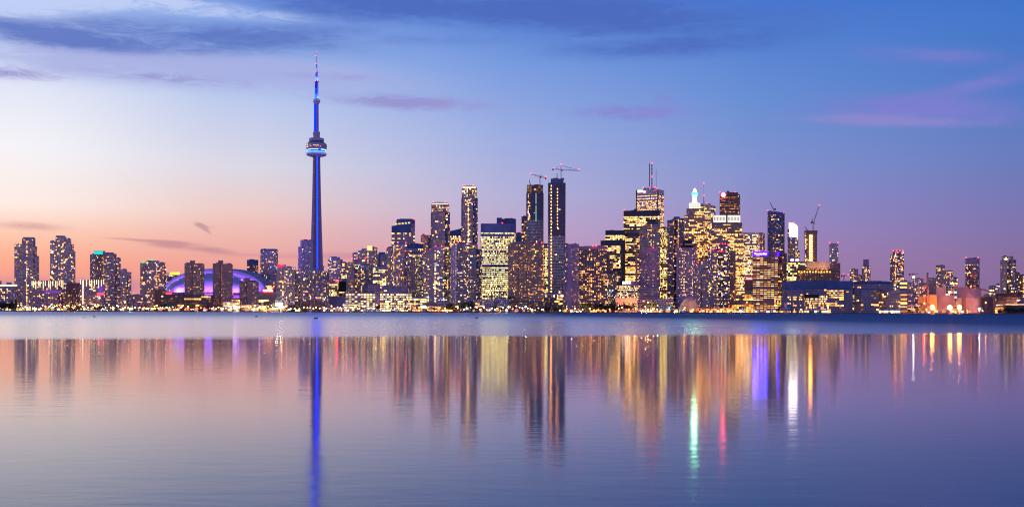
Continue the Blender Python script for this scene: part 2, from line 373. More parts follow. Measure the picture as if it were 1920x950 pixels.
def footprint(x0, x1, Y, side=0, dep=None, ym=540):
    """corners, anticlockwise from the left front one; side: px of the right (+) or left (-) flank that shows"""
    k0, k1 = kx(x0, ym), kx(x1, ym)
    if not side:
        a = math.atan((k0+k1)/2); c, s = math.cos(a), math.sin(a)
        D = Y*(math.tan(a)*s + c)
        A, B = [(k*D/(k*s+c), D/(k*s+c)) for k in (k0, k1)]
        wd = math.hypot(B[0]-A[0], B[1]-A[1]); d = dep or min(42, max(12, wd*.8))
        # taper to the rays so that the flanks stay hidden
        return [A, B, (B[0]+s*d, B[1]+c*d), (A[0]+s*d, A[1]+c*d)]
    kc = kx(x1-side if side > 0 else x0-side, ym)
    if side > 0:
        t = math.atan(k1)+math.radians(24); c, s = math.cos(t), math.sin(t)
        P = (kc*Y, Y); w = (P[0]-k0*Y)/(c+k0*s); d = (k1*Y-P[0])/(s-k1*c)
        A = (P[0]-w*c, P[1]+w*s); C = (P[0]+d*s, P[1]+d*c)
        return [A, P, C, (A[0]+d*s, A[1]+d*c)]
    t = math.atan(k0)-math.radians(24); c, s = math.cos(t), math.sin(t)     # s negative side
    P = (kc*Y, Y); w = (k1*Y-P[0])/(c+k1*s); d = (P[0]-k0*Y)/(k0*c-s)
    B = (P[0]+w*c, P[1]-w*s); D_ = (P[0]+d*s, P[1]+d*c)
    return [P, B, (B[0]+d*s, B[1]+d*c), D_]
RED = lambda: mat_emit('aircraft_red', (1,.016,.035), 20)
class Bld: pass
def bldg(name, label, cat, Y, vols, wall='con', glass='b', st='C', red=(), group=None, **ov):
    xs = [v[0] for v in vols]+[v[1] for v in vols]
    cx = (min(xs)+max(xs))/2
    root = thing(name, label, cat, (X_(cx, 575, Y), Y+8, GZ), group)
    o = tuple(root.location)
    jit, jit2 = rng.uniform(.9,1.12), rng.uniform(.62,.95); hue, lum, den = rng.uniform(.92,1.32), rng.uniform(.65,1.3), rng.uniform(.7,1.3)
    W = {}; G = MB(o); Lt = MB(o)
    b = Bld(); b.root = root; b.o = o; b.Y = Y; b.fp = []
    for v in vols:
        x0, x1, yt = v[:3]; q = v[3] if len(v) > 3 else {}
        Yv = Y + q.get('off', 0)
        fp = footprint(x0, x1, Yv, q.get('side', 0), q.get('dep')); b.fp.append(fp)
        z1 = Z_((x0+x1)/2, yt, Yv); z0 = Z_((x0+x1)/2, q['yb'], Yv) if 'yb' in q else GZ
        wk = q.get('wall', wall)
        wl = W.setdefault(wk, MB(o))
        zt = None
        if 'yl' in q:   # sloped top: left and right edge heights
            zl, zr = Z_(x0, q['yl'], Yv), Z_(x1, q['yr'], Yv); zt = [zl, zr, zr, zl]; z1 = min(zl, zr)
        if q.get('blank'):
            wl.prism(fp, z0, z1, zt=zt); continue
        S = dict(ST[q.get('st', st)]); S['fh'] *= jit; S['cw'] *= jit2; S.update(ov); S.update({k: q[k] for k in q if k in ('p','pal','I','fh','cw','sp','pw','e','mode','top','bot','bays','dim')})
        S['hue'] = ov.get('hue', hue); S['I'] *= lum; S['p'] *= den if S['p'] < .8 else 1
        G.prism(fp, z0, z1)
        if zt: wl.prism(fp, z1, z1+.1, zt=zt)
        cap = min(q.get('cap', 1.3), (z1-z0)*.3)
        cxm = sum(p[0] for p in fp)/4; cym = sum(p[1] for p in fp)/4
        ex = S['e']+.06
        fo = [(p[0]+(p[0]-cxm)*ex/max(5,math.hypot(p[0]-cxm,p[1]-cym)), p[1]+(p[1]-cym)*ex/max(5,math.hypot(p[0]-cxm,p[1]-cym))) for p in fp]
        wl.prism(fo, z1-cap, z1+.4, zt=[z+.4 for z in zt] if zt else None)
        for i in range(4): facade(fp[i], fp[(i+1)%4], z0, z1-cap, S, wl, Lt)
        wd = math.hypot(fp[1][0]-fp[0][0], fp[1][1]-fp[0][1])
        if not zt and wd > 9:      # plant on the roof
            for _ in range(rng.randint(2, 4)):
                f0, f1 = sorted((rng.uniform(.1,.9), rng.uniform(.1,.9)))
                if f1-f0 < .08: f1 = f0+.1
                h = rng.uniform(.8, 2.2)
                pa = [(fp[0][k]+(fp[1][k]-fp[0][k])*f0 + (fp[3][k]-fp[0][k])*.3) for k in (0,1)]; pb = [(fp[0][k]+(fp[1][k]-fp[0][k])*f1 + (fp[3][k]-fp[0][k])*.3) for k in (0,1)]
                pc = [pb[k]+(fp[3][k]-fp[0][k])*.35 for k in (0,1)]; pd = [pa[k]+(fp[3][k]-fp[0][k])*.35 for k in (0,1)]
                R = MB(o); R.prism([pa,pb,pc,pd], z1+.403, z1+.4+h); R.build('roof_plant', wmat('steel'), root)
    for k, wl in W.items(): wl.build('wall', wmat(k), root)
    if G.v: G.build('glazing', gmat(glass), root)
    if Lt.v: Lt.build('lit_window', mat_lit(), root, kind='stuff')
    for px, py in red:
        bm = MB(o); bm.ball((X_(px,py,Y-1), Y-1, Z_(px,py,Y-1)), .95*Y/2400, 6); bm.build('beacon', RED(), root)
    return b
def plane_at(b, px, py, off=1.0, vi=0):
    """point on the front of volume vi where the ray through a pixel meets it, moved off metres to the viewer"""
    A, B = b.fp[vi][0], b.fp[vi][1]
    kx_, kz = ray(px, py)
    dx, dy = B[0]-A[0], B[1]-A[1]
    t = (A[0]*dy - A[1]*dx)/(kx_*dy - dx)
    t -= off
    return (kx_*t, t, CAMH+kz*t)
def panel(b, name, x0, x1, y0, y1, mat, off=.8, th=.5, vi=0, kind=None, label=None, parent=None):
    """a flat box fixed to the front of volume vi"""
    m = MB(b.o); P = [plane_at(b, x, y, off, vi) for x, y in ((x0,y1),(x1,y1),(x1,y0),(x0,y0))]
    Q = [(p[0]*(1+th/p[1]), p[1]+th, p[2]) for p in P]
    m.add(P+Q, [(0,1,2,3),(4,7,6,5),(0,4,5,1),(1,5,6,2),(2,6,7,3),(3,7,4,0)])
    return m.build(name, mat, parent or b.root, kind, label)
def text_on(b, txt, x0, x1, y0, y1, mat, off=1.6, vi=0, name='sign_lettering', parent=None):
    cu = bpy.data.curves.new(name, 'FONT'); cu.body = txt; cu.align_x = 'LEFT'; cu.extrude = .05; cu.size = 1; cu.resolution_u = 2
    cu.offset = .012
    cu.materials.append(mat)
    o = bpy.data.objects.new(name, cu); COL.objects.link(o)
    bpy.context.view_layer.update(); bb = [Vector(c) for c in o.bound_box]
    bx0, bx1 = min(c.x for c in bb), max(c.x for c in bb); by0, by1 = min(c.y for c in bb), max(c.y for c in bb)
    P, Q, R = plane_at(b,x0,y1,off,vi), plane_at(b,x1,y1,off,vi), plane_at(b,x0,y0,off,vi)
    sx = math.hypot(Q[0]-P[0], Q[1]-P[1])/(bx1-bx0); sy = (R[2]-P[2])/(by1-by0)
    me = bpy.data.meshes.new_from_object(o.evaluated_get(bpy.context.evaluated_depsgraph_get())); bpy.data.objects.remove(o)
    o = bpy.data.objects.new(name, me); COL.objects.link(o)
    o.parent = parent or b.root; o.scale = (sx, sy, 4)
    th = math.atan2(Q[1]-P[1], Q[0]-P[0]); o.rotation_euler = (math.pi/2, 0, th)
    o.location = (P[0]-b.o[0]-bx0*sx*math.cos(th), P[1]-b.o[1]-bx0*sx*math.sin(th), P[2]-b.o[2]-by0*sy)
    return o

# ------------------------------------------------------------------ the skyline, from the west end to the east end
B = bldg
D = dict
AP, AT, OT, OB = 'apartment_block', 'apartment_tower', 'office_tower', 'office_block'
# --- west end
b = B(AP, 'low grey apartment block under a glowing roof line, at the far left end', 'apartment block', 2400, [(-14,33,536,D(side=5)),(-6,3,526,D(blank=1,off=25)),(12,22,529,D(blank=1,off=25))], 'mauve','b','G',p=.2,fh=3.4,pw=.9)
panel(b,'roof_light',-12,32,533.5,536,mat_emit('warm_cove',(1,.68,.30),3.2))
B(AT, 'leftmost tall stepped glass tower behind the row of lit fins', 'apartment tower', 2540, [(27,43,458),(41,66,447,D(off=-3,side=4)),(65,69,462),(67,73,480,D(off=8)),(43,65,444.5,D(yb=449,blank=1,off=4))], 'grey','v','C',p=.22)
B(AT, 'second tall stepped glass tower from the left, with a blank crown', 'apartment tower', 2545, [(94,104,452),(104,124,444,D(off=-3)),(123,133,448,D(off=-5)),(131,138,458,D(off=6)),(136,141,471,D(off=10)),(105,122,441.5,D(yb=446,blank=1,off=3))], 'grey','v','C',p=.24)
b = B('condominium_block', 'mid-rise block of lit vertical fins in front of the two stepped glass towers', 'apartment block', 2430, [(59,119,527,D(side=12))], 'mauve','v','G',p=.26,pw=.8,cw=3.8)
FIN = mat_emit('fin_uplight',(1,.74,.42),2.4)
for i, x in enumerate((60,62.5,67,72,75,81,85,91,94,99,104,107,111,115,118)): panel(b,'fin_light',x-.5,x+.5,526.5,526.5+(9+6*((i*7)%3)/2),FIN,off=1.2)
panel(b,'violet_light',82,116,544,549,mat_emit('violet_wash',(.32,.12,.75),.55),off=1.1)
B('low_building', 'dark maroon low block between the two blocks of lit fins', 'building', 2470, [(124,151,530,D(blank=1,yb=540)),(124,151,539,D(st='G',p=.25))], 'maroon','k','G')
b = B('condominium_block', 'mid-rise block of lit fins with a red sign, below the teal-topped tower', 'apartment block', 2425, [(150,196,525,D(side=4))], 'mauve','v','G',p=.28,pw=.8,cw=3.8)
for i, x in enumerate((151,156,162,167.5,172,177,181,185,190,194.5)): panel(b,'fin_light',x-.5,x+.5,524.5,524.5+(8+7*((i*5)%3)/2),FIN,off=1.2)
panel(b,'white_fin',154.9,156.1,526,570,mat_emit('fin_white',(1,.85,.65),2.5),off=1.6)
panel(b,'red_sign',182,195,549,552.5,mat_emit('sign_red',(1,.015,.03),10),off=1.3)
panel(b,'violet_light',184,194,532,548,mat_emit('violet_wash',(.32,.12,.75),.55),off=1.1)
b = B(AT, 'apartment tower with a teal-lit roof box', 'apartment tower', 2530, [(169,198,477,D(side=-2)),(196,218,476,D(off=-6,side=3)),(196,213,473,D(yb=478,blank=1)),(216,226,484,D(off=10)),(176,197,470,D(yb=478,blank=1,off=6))], 'mauve','v','G',p=.26,pw=.7)
panel(b,'teal_roof_light',176.5,193,470.5,476.5,mat_emit('teal_glow',(.02,.80,.75),1.0),off=14)
panel(b,'corner_light_strip',196,197.2,477,545,mat_emit('strip_orange',(1,.42,.20),1.3),off=9)
B(AT, 'stepped grey tower on the right of the teal-topped tower', 'apartment tower', 2500, [(226,238,505),(236,246,510,D(off=3,side=3))], 'grey','v','C',p=.24)
B('low_building', 'small dark flat block right of the stepped grey tower', 'building', 2450, [(244,264,553,D(st='G',p=.12))], 'mauve','k','G')
b = B(AT, 'apartment tower with two green-lit roof lamps, left of the dome', 'apartment tower', 2500, [(263,275,493),(273,297,490,D(off=-5)),(295,311,493,D(off=-2,side=4)),(287,299,488.5,D(yb=492,blank=1,off=3))], 'mauve','v','C',p=.32,fh=3.3)
for x0,x1,y0,y1 in ((266,271,489.6,492.8),(279.5,287.5,486.5,491.5)): panel(b,'green_roof_light',x0,x1,y0,y1,mat_emit('green_glow',(.12,.95,.30),1.1),off=2)
b = B(OB, 'office block with a yellow-lit roof edge behind the dome', 'office block', 2900, [(310,338,512,D(side=-3))], 'mauve','b','O',p=.4)
panel(b,'yellow_roof_light',319,337,510,515,mat_emit('yellow_glow',(.85,1,.10),1.3),off=2)
for k,(x,lab) in enumerate(((346,'brown twin apartment tower covering the left half of the dome'),(399,'brown twin apartment tower in front of the middle of the dome'))):
    b = B(AT, lab, 'apartment tower', 2440, [(x,x+16,494),(x+15,x+37,495,D(off=-3)),(x+10,x+19.5,488,D(yb=496,blank=1,off=6)),(x+29,x+35,493.4,D(yb=496,blank=1,off=6))], 'brown','br','P',p=.17,group='brown apartment towers before the dome')
    panel(b,'stair_slot',x+14.2,x+15.6,496,566,wmat('black'),off=.9)
b = B(AT, 'shortest of the brown apartment towers, at the right end of the dome', 'apartment tower', 2435, [(449,464,528),(463,485,528,D(off=-3)),(458,468.5,520,D(yb=530,blank=1,off=6))], 'brown','br','P',p=.17,group='brown apartment towers before the dome')
panel(b,'stair_slot',462.3,463.6,529,566,wmat('black'),off=.9)
B(OT, 'dark slab tower just behind the right end of the dome', 'tower', 2950, [(463,484,487,D(side=3,top=9))], 'blue','k','C',p=.34)
B(AT, 'plain blue-grey tower with a notched top, behind the violet-washed block', 'apartment tower', 2900, [(488,521,468,D(side=5)),(489,520,466.5,D(yb=470,blank=1,off=6)),(494,498,465.6,D(yb=468,blank=1,off=8))], 'blue','v','T',p=.12,fh=3.2)
B('low_building', 'small block washed in violet light, left of the gridded balcony tower', 'building', 2620, [(507,520,518,D(top=6))], 'mauve','v','G',p=.22)
b = B('exhibition_hall', 'beige hall with a red and white lit sign on its wall', 'hall', 2480, [(484,521,547,D(blank=1,yb=562)),(484,521,560,D(p=.4,fh=6,cw=6,pw=1.2)),(498,509,534,D(off=30,p=.9,pal='y')),], 'beige','k','O')
sb = panel(b,'sign_board',492.6,512,541.5,548,mat_emit('sign_board_red',(1,.02,.05),3),off=2.2)
text_on(b,'ROGERS CENTRE',493.4,511.4,542.8,546.6,mat_emit('sign_white',(1,.9,.82),3.2),off=3.4,parent=sb)
b = B(AT, 'wide pale balcony tower with a red rooftop sign behind its left corner', 'apartment tower', 2430, [(519,535,506),(533,553,501,D(off=-4)),(550,563,508,D(off=2,side=4)),(560,574,519,D(off=12)),(520,536,495.5,D(yb=508,blank=1,off=70))], 'pale','v','B',p=.30,pw=.8)
panel(b,'red_sign',519.6,533,496.4,499,mat_emit('sign_red2',(1,.03,.10),1.6),off=-62); panel(b,'red_sign',519.6,527,500,501.3,mat_emit('sign_red2',(1,.03,.10),1.6),off=-62)
B(AT, 'slim grey tower directly behind the foot of the spire tower', 'apartment tower', 2950, [(559,566,462.5),(563,588,450,D(side=-3,top=10)),(585,592,462,D(off=20))], 'grey','b','P',p=.20)
b = B(AT, 'white gridded balcony tower before the foot of the spire tower', 'apartment tower', 2400, [(574,580,508),(578,590,502,D(yb=510,blank=1,off=14)),(579,607,507,D(off=-3)),(605,617,510,D(side=4))], 'con','k','B',p=.36,pw=1.0)
m_ = MB(b.o); yy = 2412
m_.add([(X_(x,y,yy+d),yy+d,Z_(x,y,yy+d)) for d in (0,14) for x,y in ((588,507),(607,507),(608,497.6),(603,500.5),(596,503.5))], [(0,1,2,3,4),(9,8,7,6,5),(0,5,6,1),(1,6,7,2),(2,7,8,3),(3,8,9,4),(4,9,5,0)])
m_.build('roof_fin', wmat('mauve'), b.root)
B(OT, 'grey stepped tower just right of the spire tower', 'tower', 2900, [(614.5,642,486,D(side=4)),(618,637,482,D(yb=488,off=6,p=0,dim=0,sp=2,cw=3,pw=1))], 'grey','b','C',p=.26)
B(OT, 'plain blue-grey block between the stepped grey tower and the railing-fronted tower', 'tower', 2850, [(640,653,492)], 'blue','b','O',p=.4)
b = B(OB, 'small block of yellow lit office floors under a red lamp', 'office block', 2560, [(615,636,527,D(side=3))], 'mauve','br','F',p=.75,pal='g',I=1.2)
panel(b,'red_sign',629,634.5,524.5,528,mat_emit('sign_red',(1,.015,.03),10),off=1)
B('low_building', 'windowless dark box right of the small yellow office block', 'building', 2540, [(634.5,649,527,D(blank=1,yb=546)),(636,649,545,D(p=.6,pal='y'))], 'black','k','O')
B('warehouse', 'plain mauve hall with a flat roof, left of the long lit terminal', 'warehouse', 2450, [(614,649,555,D(blank=1))], 'mauve')
B(AT, 'railing-fronted tower with a rounded top, above the left half of the long lit terminal', 'apartment tower', 2500, [(650,664,492,D(wall='beige')),(661,699,497,D(off=-4,side=4)),(664,687,486,D(off=10))], 'grey','t','B',p=.22, red=((651,491.5),))
b = B(OT, 'terraced office tower with a glowing cube on its roof', 'office tower', 2850, [(661,673,474),(671,691,470),(688,707,463,D(side=8)),(678,690,465.5,D(blank=1,off=6))], 'grey','b','C',p=.18, red=((660,485),(669,484),(685,484)))
panel(b,'glowing_cube',688.3,698,460.6,469.5,mat_emit('cube_glow',(1,.62,.25),1.5),off=1,th=9,vi=2)
B(OT, 'dark stepped tower right of the glowing roof cube', 'tower', 2950, [(707,727,476,D(side=4)),(710,722,472.5,D(blank=1,off=5))], 'blue','b','C',p=.14)
B(OB, 'office slab with a bright grid of greenish yellow windows, below the dark stepped tower', 'office block', 2640, [(698,727,500)], 'grey','t','F',p=.62,pal='g',cw=3.2,pw=.8,I=1.6)
b = B('terminal_building', 'long low terminal with rows of big yellow lit windows at the water', 'terminal', 2350, [(648,704,549,D(p=.72,cw=6,fh=4.6,pw=1.1,sp=1.3)),(703.5,713,546,D(blank=1,off=-1.5)),(712.5,772,549,D(p=.75,cw=3.4,fh=4.4,pw=.8)),(690,712,533,D(off=14,p=.05,fh=3.6,dim=.1)),(712,762,536,D(off=14,p=.2,pw=1.6,cw=7,sp=.7,st='T')),(643,672,568.5,D(off=-8,p=.95,fh=4,yb=577))], 'mauve','t','O',pal='g',I=1.05)
B(AT, 'broad dark balcony tower above the right half of the long lit terminal', 'apartment tower', 2480, [(725,737,464,D(wall='beige',I=1.1)),(735,758,458,D(off=-5)),(756,767,470,D(side=3)),(738,757,456,D(yb=460,blank=1,off=8))], 'grey','b','B',p=.22, red=((724.5,463),(760,470)))
b = B(OT, 'dark glass tower with a chamfered lit top', 'office tower', 2950, [(743,777.5,411,D(off=24,top=10,p=.04)),(734,770,421,D(yl=424,yr=418,top=14,bays=(8,(0,1,2,3)),p=.5,side=0)),(768,777,420,D(off=5,top=6,wall='mauve',p=.12))], 'blue','b','O',pal='y', red=((743,410.5),(776.5,410.5),(735,455),(746,454),(761,455)))
for i in range(5): panel(b,'top_light',741+i*6,745+i*6,418.6-i*.6,421-i*.5,mat_emit('gold_glow',(.9,.75,.30),1.2),off=1.5,vi=1)
B(OT, 'blue banded block between the chamfered tower and the salmon tower', 'office tower', 2750, [(764,793,457,D(top=9)),(766,791,473,D(off=-8,p=.8))], 'blue','b','O',p=.3,pal='h',I=1.0)
B(AT, 'narrow tower whose flank is a ladder of greenish yellow lights', 'apartment tower', 2510, [(768,779,484,D(p=.05)),(778,787,482,D(pal='g',p=.75,I=1.0,wall='ochre')),(786,795,486,D(pal='g',p=.6,I=.9))], 'mauve','v','G')
B(OT, 'salmon-lit tower seen between the blue banded block and the lit-crown pair', 'tower', 2830, [(789,801,440,D(wall='beige',p=.5,pal='o',I=.9)),(800,808,441,D(off=6,side=2))], 'blue','b','C',p=.15, red=((789.5,439),(799,438.6)))
def lit_crown_tower(label, x0, x1, ytop, ycr, Y, base):
    b = B(AT, label, 'apartment tower', Y, [(x0,x0+3,ycr+2,D(off=10)),(x0+2,x1-9,ycr,D(off=-5)),(x1-10,x1,ycr+1,D(side=4)),(x0+1,x1-2,ytop+3,D(yb=ycr+1,off=4,st='G',p=.95,pal='h',I=1.1,pw=.9,cw=3.2,fh=4,dim=1))], 'slate','b','B',p=.15,sp=.7,e=.9, red=((x0+4,ytop-1.4),(x1-8,ytop-1.4)), group='pair of towers with lit crowns')
    m = MB(b.o); c = plane_at(b,(x0+x1)/2-1,ytop,-8); r = (x1-x0)*.43*Y/F
    m.lathe(c[0],c[1],[(c[2]-2.2,r*.93),(c[2]-1.0,r),(c[2],r*.97)],20); m.build('crown_disc', wmat('pale'), b.root)
    panel(b,'crown_light',x0+2,x1-3,ytop+1.6,ytop+3.0,mat_emit('crown_warm',(1,.82,.52),2.6),off=1,vi=3)
lit_crown_tower('shorter tower of the lit-crown pair', 808, 843, 380, 397, 2640, 500)
lit_crown_tower('taller tower of the lit-crown pair', 865, 895, 349, 370, 2650, 455)
B(OT, 'office tower with a slanted roof between the lit-crown pair', 'office tower', 2800, [(843,866,432,D(yl=433.5,yr=428,top=9,p=.8)),(844,866,440,D(off=-6,p=.85,top=1))], 'blue','b','O',pal='y', red=((843,462),(866,461),(879,460)))
b = B(AT, 'wide dark balcony tower standing before the shorter of the lit-crown pair', 'apartment tower', 2450, [(793,801,478),(799,833,468,D(off=-5)),(830,845,462,D(side=4,wall='beige',p=.4,pal='w',I=.9)),(814,826,462,D(off=8,blank=1,yb=470)),(796,848,566,D(off=-14,wall='beige',blank=1,yb=571))], 'grey','b','B',p=.22, red=((817,461),(828,461),(806,468)))
B(AT, 'dark blue glass tower with a red-lamped roof, below the taller lit-crown tower', 'apartment tower', 2430, [(845,858,461,D(wall='grey',st='P',p=.3)),(857,880,455,D(off=-6,wall='blue')),(879,893,456,D(off=-3)),(891,903,467,D(side=6,p=.3))], 'blue','t','C',p=.30,fh=3.2, red=((846,461),(858,453.5),(864,452.5),(877,454.5),(892,461)))
b = B(OT, 'bright glass office block with every floor lit under a plain blue parapet', 'office tower', 2540, [(901,964,434,D(p=1.2,pal='g',I=1.15,fh=4.3,sp=1.7)),(901,957,419,D(yb=435,blank=1,off=-1)),(956,966,436,D(off=12,p=.9)),(956,966,420,D(yb=437,off=12,blank=1))], 'slate','t','F',e=.3)
panel(b,'dark_floor_band',918,948,497,500,wmat('blue'),off=.9); panel(b,'dark_floor_band',905,930,519,521.5,wmat('blue'),off=.9); panel(b,'dark_floor_band',926,950,545,548,wmat('blue'),off=.9)
B(OT, 'two dark stepped slabs rising behind the bright glass office block', 'office tower', 2850, [(931,941,408,D(blank=1)),(941,967,410,D(side=4,top=9,bays=(9,(5,6,7,8)),p=.6))], 'blue','k','O',p=.4, red=((942,418),))
b = B(OB, 'low blue block with a square violet light on its wall', 'office block', 2680, [(964,990,437,D(top=20,p=.0))], 'blue','b','O',p=.3, red=((978,435.5),(983,436),(966,440),(989,437)))
panel(b,'violet_sign',978.4,985,437.5,445,mat_emit('violet_sign',(.08,.02,1),36),off=1.2)
B(AT, 'brown balcony tower in front of the low blue block', 'apartment tower', 2420, [(953,975,457),(973,990,457,D(off=-3,wall='brown',p=.32,pal='o',I=.7)),(988,1020,456,D(off=-6,p=.3,I=1.2)),(962,1016,453,D(yb=460,blank=1,off=10))], 'brown','br','B',p=.25,pal='o',sp=1.2,I=1.1,hue=1.25, red=((1006,455),(1016,455)))
# towers under construction
b = B('unfinished_tower', 'shorter unfinished tower with a luffing crane', 'tower', 2660, [(987,1018,362,D(p=.02,fh=3.2,dim=.03,sp=.5,yb=414,wall='blue')),(987,1018,413,D(p=.03,fh=3.3,dim=.06,sp=1.3,wall='pale')),(988,1017,347,D(yb=364,p=.08,cw=5,pw=.8,sp=.6,fh=6)),(978,989,406,D(off=16,p=.3,side=0))], 'steel','n','B',e=1.0)
panel(b,'hoist_lights',1004.4,1005.6,385,415,mat_emit('work_teal',(.35,.9,.75),.9),off=1.6); panel(b,'hoist_lights',1004.4,1005.6,362,382,mat_emit('work_white',(.8,.85,1),.7),off=1.6)
b = B('unfinished_tower', 'taller unfinished tower with a hammerhead crane', 'tower', 2620, [(1028,1059,343,D(p=.02,fh=3.2,dim=.03,sp=.5,yb=444,wall='blue')),(1028,1059,443,D(p=.03,fh=3.3,dim=.06,sp=1.35,wall='pale')),(1032,1056,335,D(yb=345,blank=1,off=6)),(1036,1046,333.6,D(yb=337,blank=1,off=8)),(1051,1057,333.6,D(yb=337,blank=1,off=8))], 'steel','n','B',e=1.2,sp=.85)
for i in range(34): 
    y = 347+i*6; panel(b,'work_lamp',1033-.5*(i%2),1034.6-.5*(i%2),y,y+2.6,mat_emit('work_amber',(1,.38,.11),6),off=2.2)
    if i < 13: panel(b,'work_lamp',1044.5,1046,y+6,y+8.4,mat_emit('work_amber',(1,.38,.11),6),off=2.2)
B(OT, 'bright strip of office floors between the two unfinished towers', 'office tower', 2760, [(1017,1030,458)], 'grey','t','F',p=.9,pal='g',I=1.2)
B('low_building', 'lit podium at the foot of the taller unfinished tower', 'building', 2400, [(1018,1058,551,D(p=.85,pal='h',fh=5,yb=558)),(1020,1058,557,D(p=.35,pal='o',fh=4.5,wall='dark'))], 'con','k','O')
b = B(AT, 'broad dark slab tower with a blank grey concrete stripe on its left', 'apartment tower', 2390, [(1057,1066,458,D(pal='o')),(1064,1072,457,D(off=-3,blank=1)),(1071,1085,457.5,D(p=.35,pal='o',cap=3)),(1083,1138,462,D(off=4,top=0,cw=3.6,pw=1.0,p=.34,pal='o',wall='plum')),(1083,1138,461.5,D(off=2.5,blank=1,yb=467)),(1120,1133,459.5,D(blank=1,yb=464,off=14))], 'mauve','k','G',fh=3.3,hue=1.3, red=((1112,461),(1118,460.5)))
B(OB, 'stepped glass wing with cool lit windows on the right of the broad dark slab', 'office tower', 2410, [(1137,1143,472,D(p=.05)),(1142,1149,486,D(p=.2)),(1147,1156,508),(1138,1156,512,D(off=-5))], 'dark','t','G',p=.5,pal='c',I=1.1)
B(OT, 'dark steel office block with a thick black frame round its lit floors', 'office tower', 2620, [(1126,1172,451,D(top=10,p=.0,dim=0)),(1128,1163,459,D(off=-5,p=.75,side=0)),(1163,1172,452,D(off=-5.2,blank=1)),(1128,1163,504,D(off=-5.3,blank=1,yb=512))], 'dark','k','O',pal='y')
B(OT, 'dark steel block rising just behind the black-framed office block', 'office tower', 2720, [(1135,1171,432,D(top=9,p=.75))], 'dark','k','O',pal='y')
B(OT, 'wide black office tower with dense amber rows, before the white-topped bank tower', 'office tower', 2760, [(1169,1237,395,D(top=11,p=.75)),(1188,1195,391.5,D(blank=1,yb=397,off=12)),(1169,1237,437,D(off=-.9,blank=1,yb=443))], 'dark','k','O',pal='y',fh=3.8,I=1.9, red=((1170,393.5),))
b = B(OT, 'white-topped bank tower with twin masts', 'office tower', 3050, [(1192,1244.5,355,D(side=11,top=12,p=.68,sp=1.7,wall='pale')),(1206,1231,352,D(yb=357,blank=1,off=14,wall='grey'))], 'pale','b','O',pal='y',I=1.8, red=((1206,352),(1228,351),(1231,352.5)))
SW = mat_emit('sign_white',(1,.9,.82),3.2)
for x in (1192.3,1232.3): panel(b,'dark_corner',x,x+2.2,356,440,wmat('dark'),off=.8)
text_on(b,'BMO',1195.8,1205.6,356.4,361,SW,off=1.6)
panel(b,'sign_roundel',1206.6,1210.2,356,361.4,mat_emit('sign_pink',(1,.35,.45),4),off=1.6)
mm = MB(b.o)
for px, y0, y1, r in ((1217.8,306.5,352,.9),(1222.3,305.5,352,1.1),(1230.3,317,352,.35)):
    Yb = 3075
    for k in range(14 if r > .5 else 1):
        n_ = 14 if r > .5 else 1; ya, yb_ = y1+(y0-y1)*k/n_, y1+(y0-y1)*(k+1)/n_
        mm.tube((X_(px,ya,Yb),Yb,Z_(px,ya,Yb)),(X_(px,yb_,Yb),Yb,Z_(px,yb_,Yb)),r*(1 if k%2 else 1.35),n=5)
mm.build('antenna_mast', wmat('dark'), b.root)
for px,py in ((1222.3,305.5),(1222.3,331),(1218,352)):
    q_ = MB(b.o); q_.ball((X_(px,py,3070),3070,Z_(px,py,3070)),1.3,6); q_.build('beacon',RED(),b.root)
B(AT, 'dark glass tower with a blank fin, above the grey hotel slab', 'apartment tower', 2580, [(1199,1213,424,D(p=.04)),(1211,1237,419,D(off=-4,p=.3)),(1213,1229,411.5,D(yb=421,blank=1,off=8)),(1198.6,1200.2,424,D(blank=1,wall='beige',off=-6))], 'dark','b','C',fh=3.6,p=.2)
b = B('hotel', 'grey concrete hotel slab with amber windows and a plain square roof block', 'hotel', 2430, [(1197,1236,474,D(p=.34,side=5)),(1206,1234,464,D(yb=476,blank=1,off=6)),(1197,1236,540,D(off=-7,p=.06,fh=4.2,st='O',sp=2))], 'mauve','k','P',cw=3.0,fh=3.0,I=2.0, red=((1225,464),))
B(OT, 'thin office tower with a full-height ladder of bright yellow floors', 'office tower', 2600, [(1236,1251,427)], 'ochre','br','F',p=.88,pal='g',I=1.25,pw=.6)
b = B(OB, 'low office block with four white sign letters on its parapet', 'office block', 2420, [(1154,1197,534,D(p=.72,side=0)),(1167,1196,527,D(yb=536,blank=1,off=5)),(1191,1195.5,466,D(blank=1,off=26,wall='ochre'))], 'mauve','k','O',pal='y')
for x in (1168.4,1172.2,1176.4,1180.6): panel(b,'sign_letter',x-1.2,x+1.2,527.6,532,mat_emit('sign_white2',(1,.88,1),4),off=2.2,vi=1)
B('low_building', 'blank salmon wall of a low hall below the four-letter sign', 'building', 2370, [(1154,1195,558,D(blank=1))], 'beige')
B(AT, 'dark stepped glass tower right of the thin yellow-lit office tower', 'apartment tower', 2570, [(1251,1264,413),(1261,1282,409,D(off=-4,side=4)),(1263,1274,406,D(blank=1,yb=412,off=8))], 'blue','k','C',p=.28)
b = B('hotel', 'concrete hotel slab with a dark saucer restaurant on its roof', 'hotel', 2420, [(1268,1305,464,D(p=.34,side=5)),(1272,1303,555,D(off=-6,blank=1,wall='mauve'))], 'mauve','k','P',cw=3.0,fh=3.0,I=2.0)
m_ = MB(b.o); c = plane_at(b,1288.5,464,-14); r = 15*2420/F
m_.lathe(c[0],c[1],[(c[2]-1,r*.78),(c[2]+3,r*.8),(c[2]+4,r*1.06),(c[2]+8,r*1.06),(c[2]+9,r*.62),(c[2]+15,r*.62)],24); m_.build('roof_saucer', wmat('black'), b.root)
panel(b,'saucer_light',1275,1302,457.4,458.6,mat_emit('pink_dim',(1,.35,.35),.5),off=4)
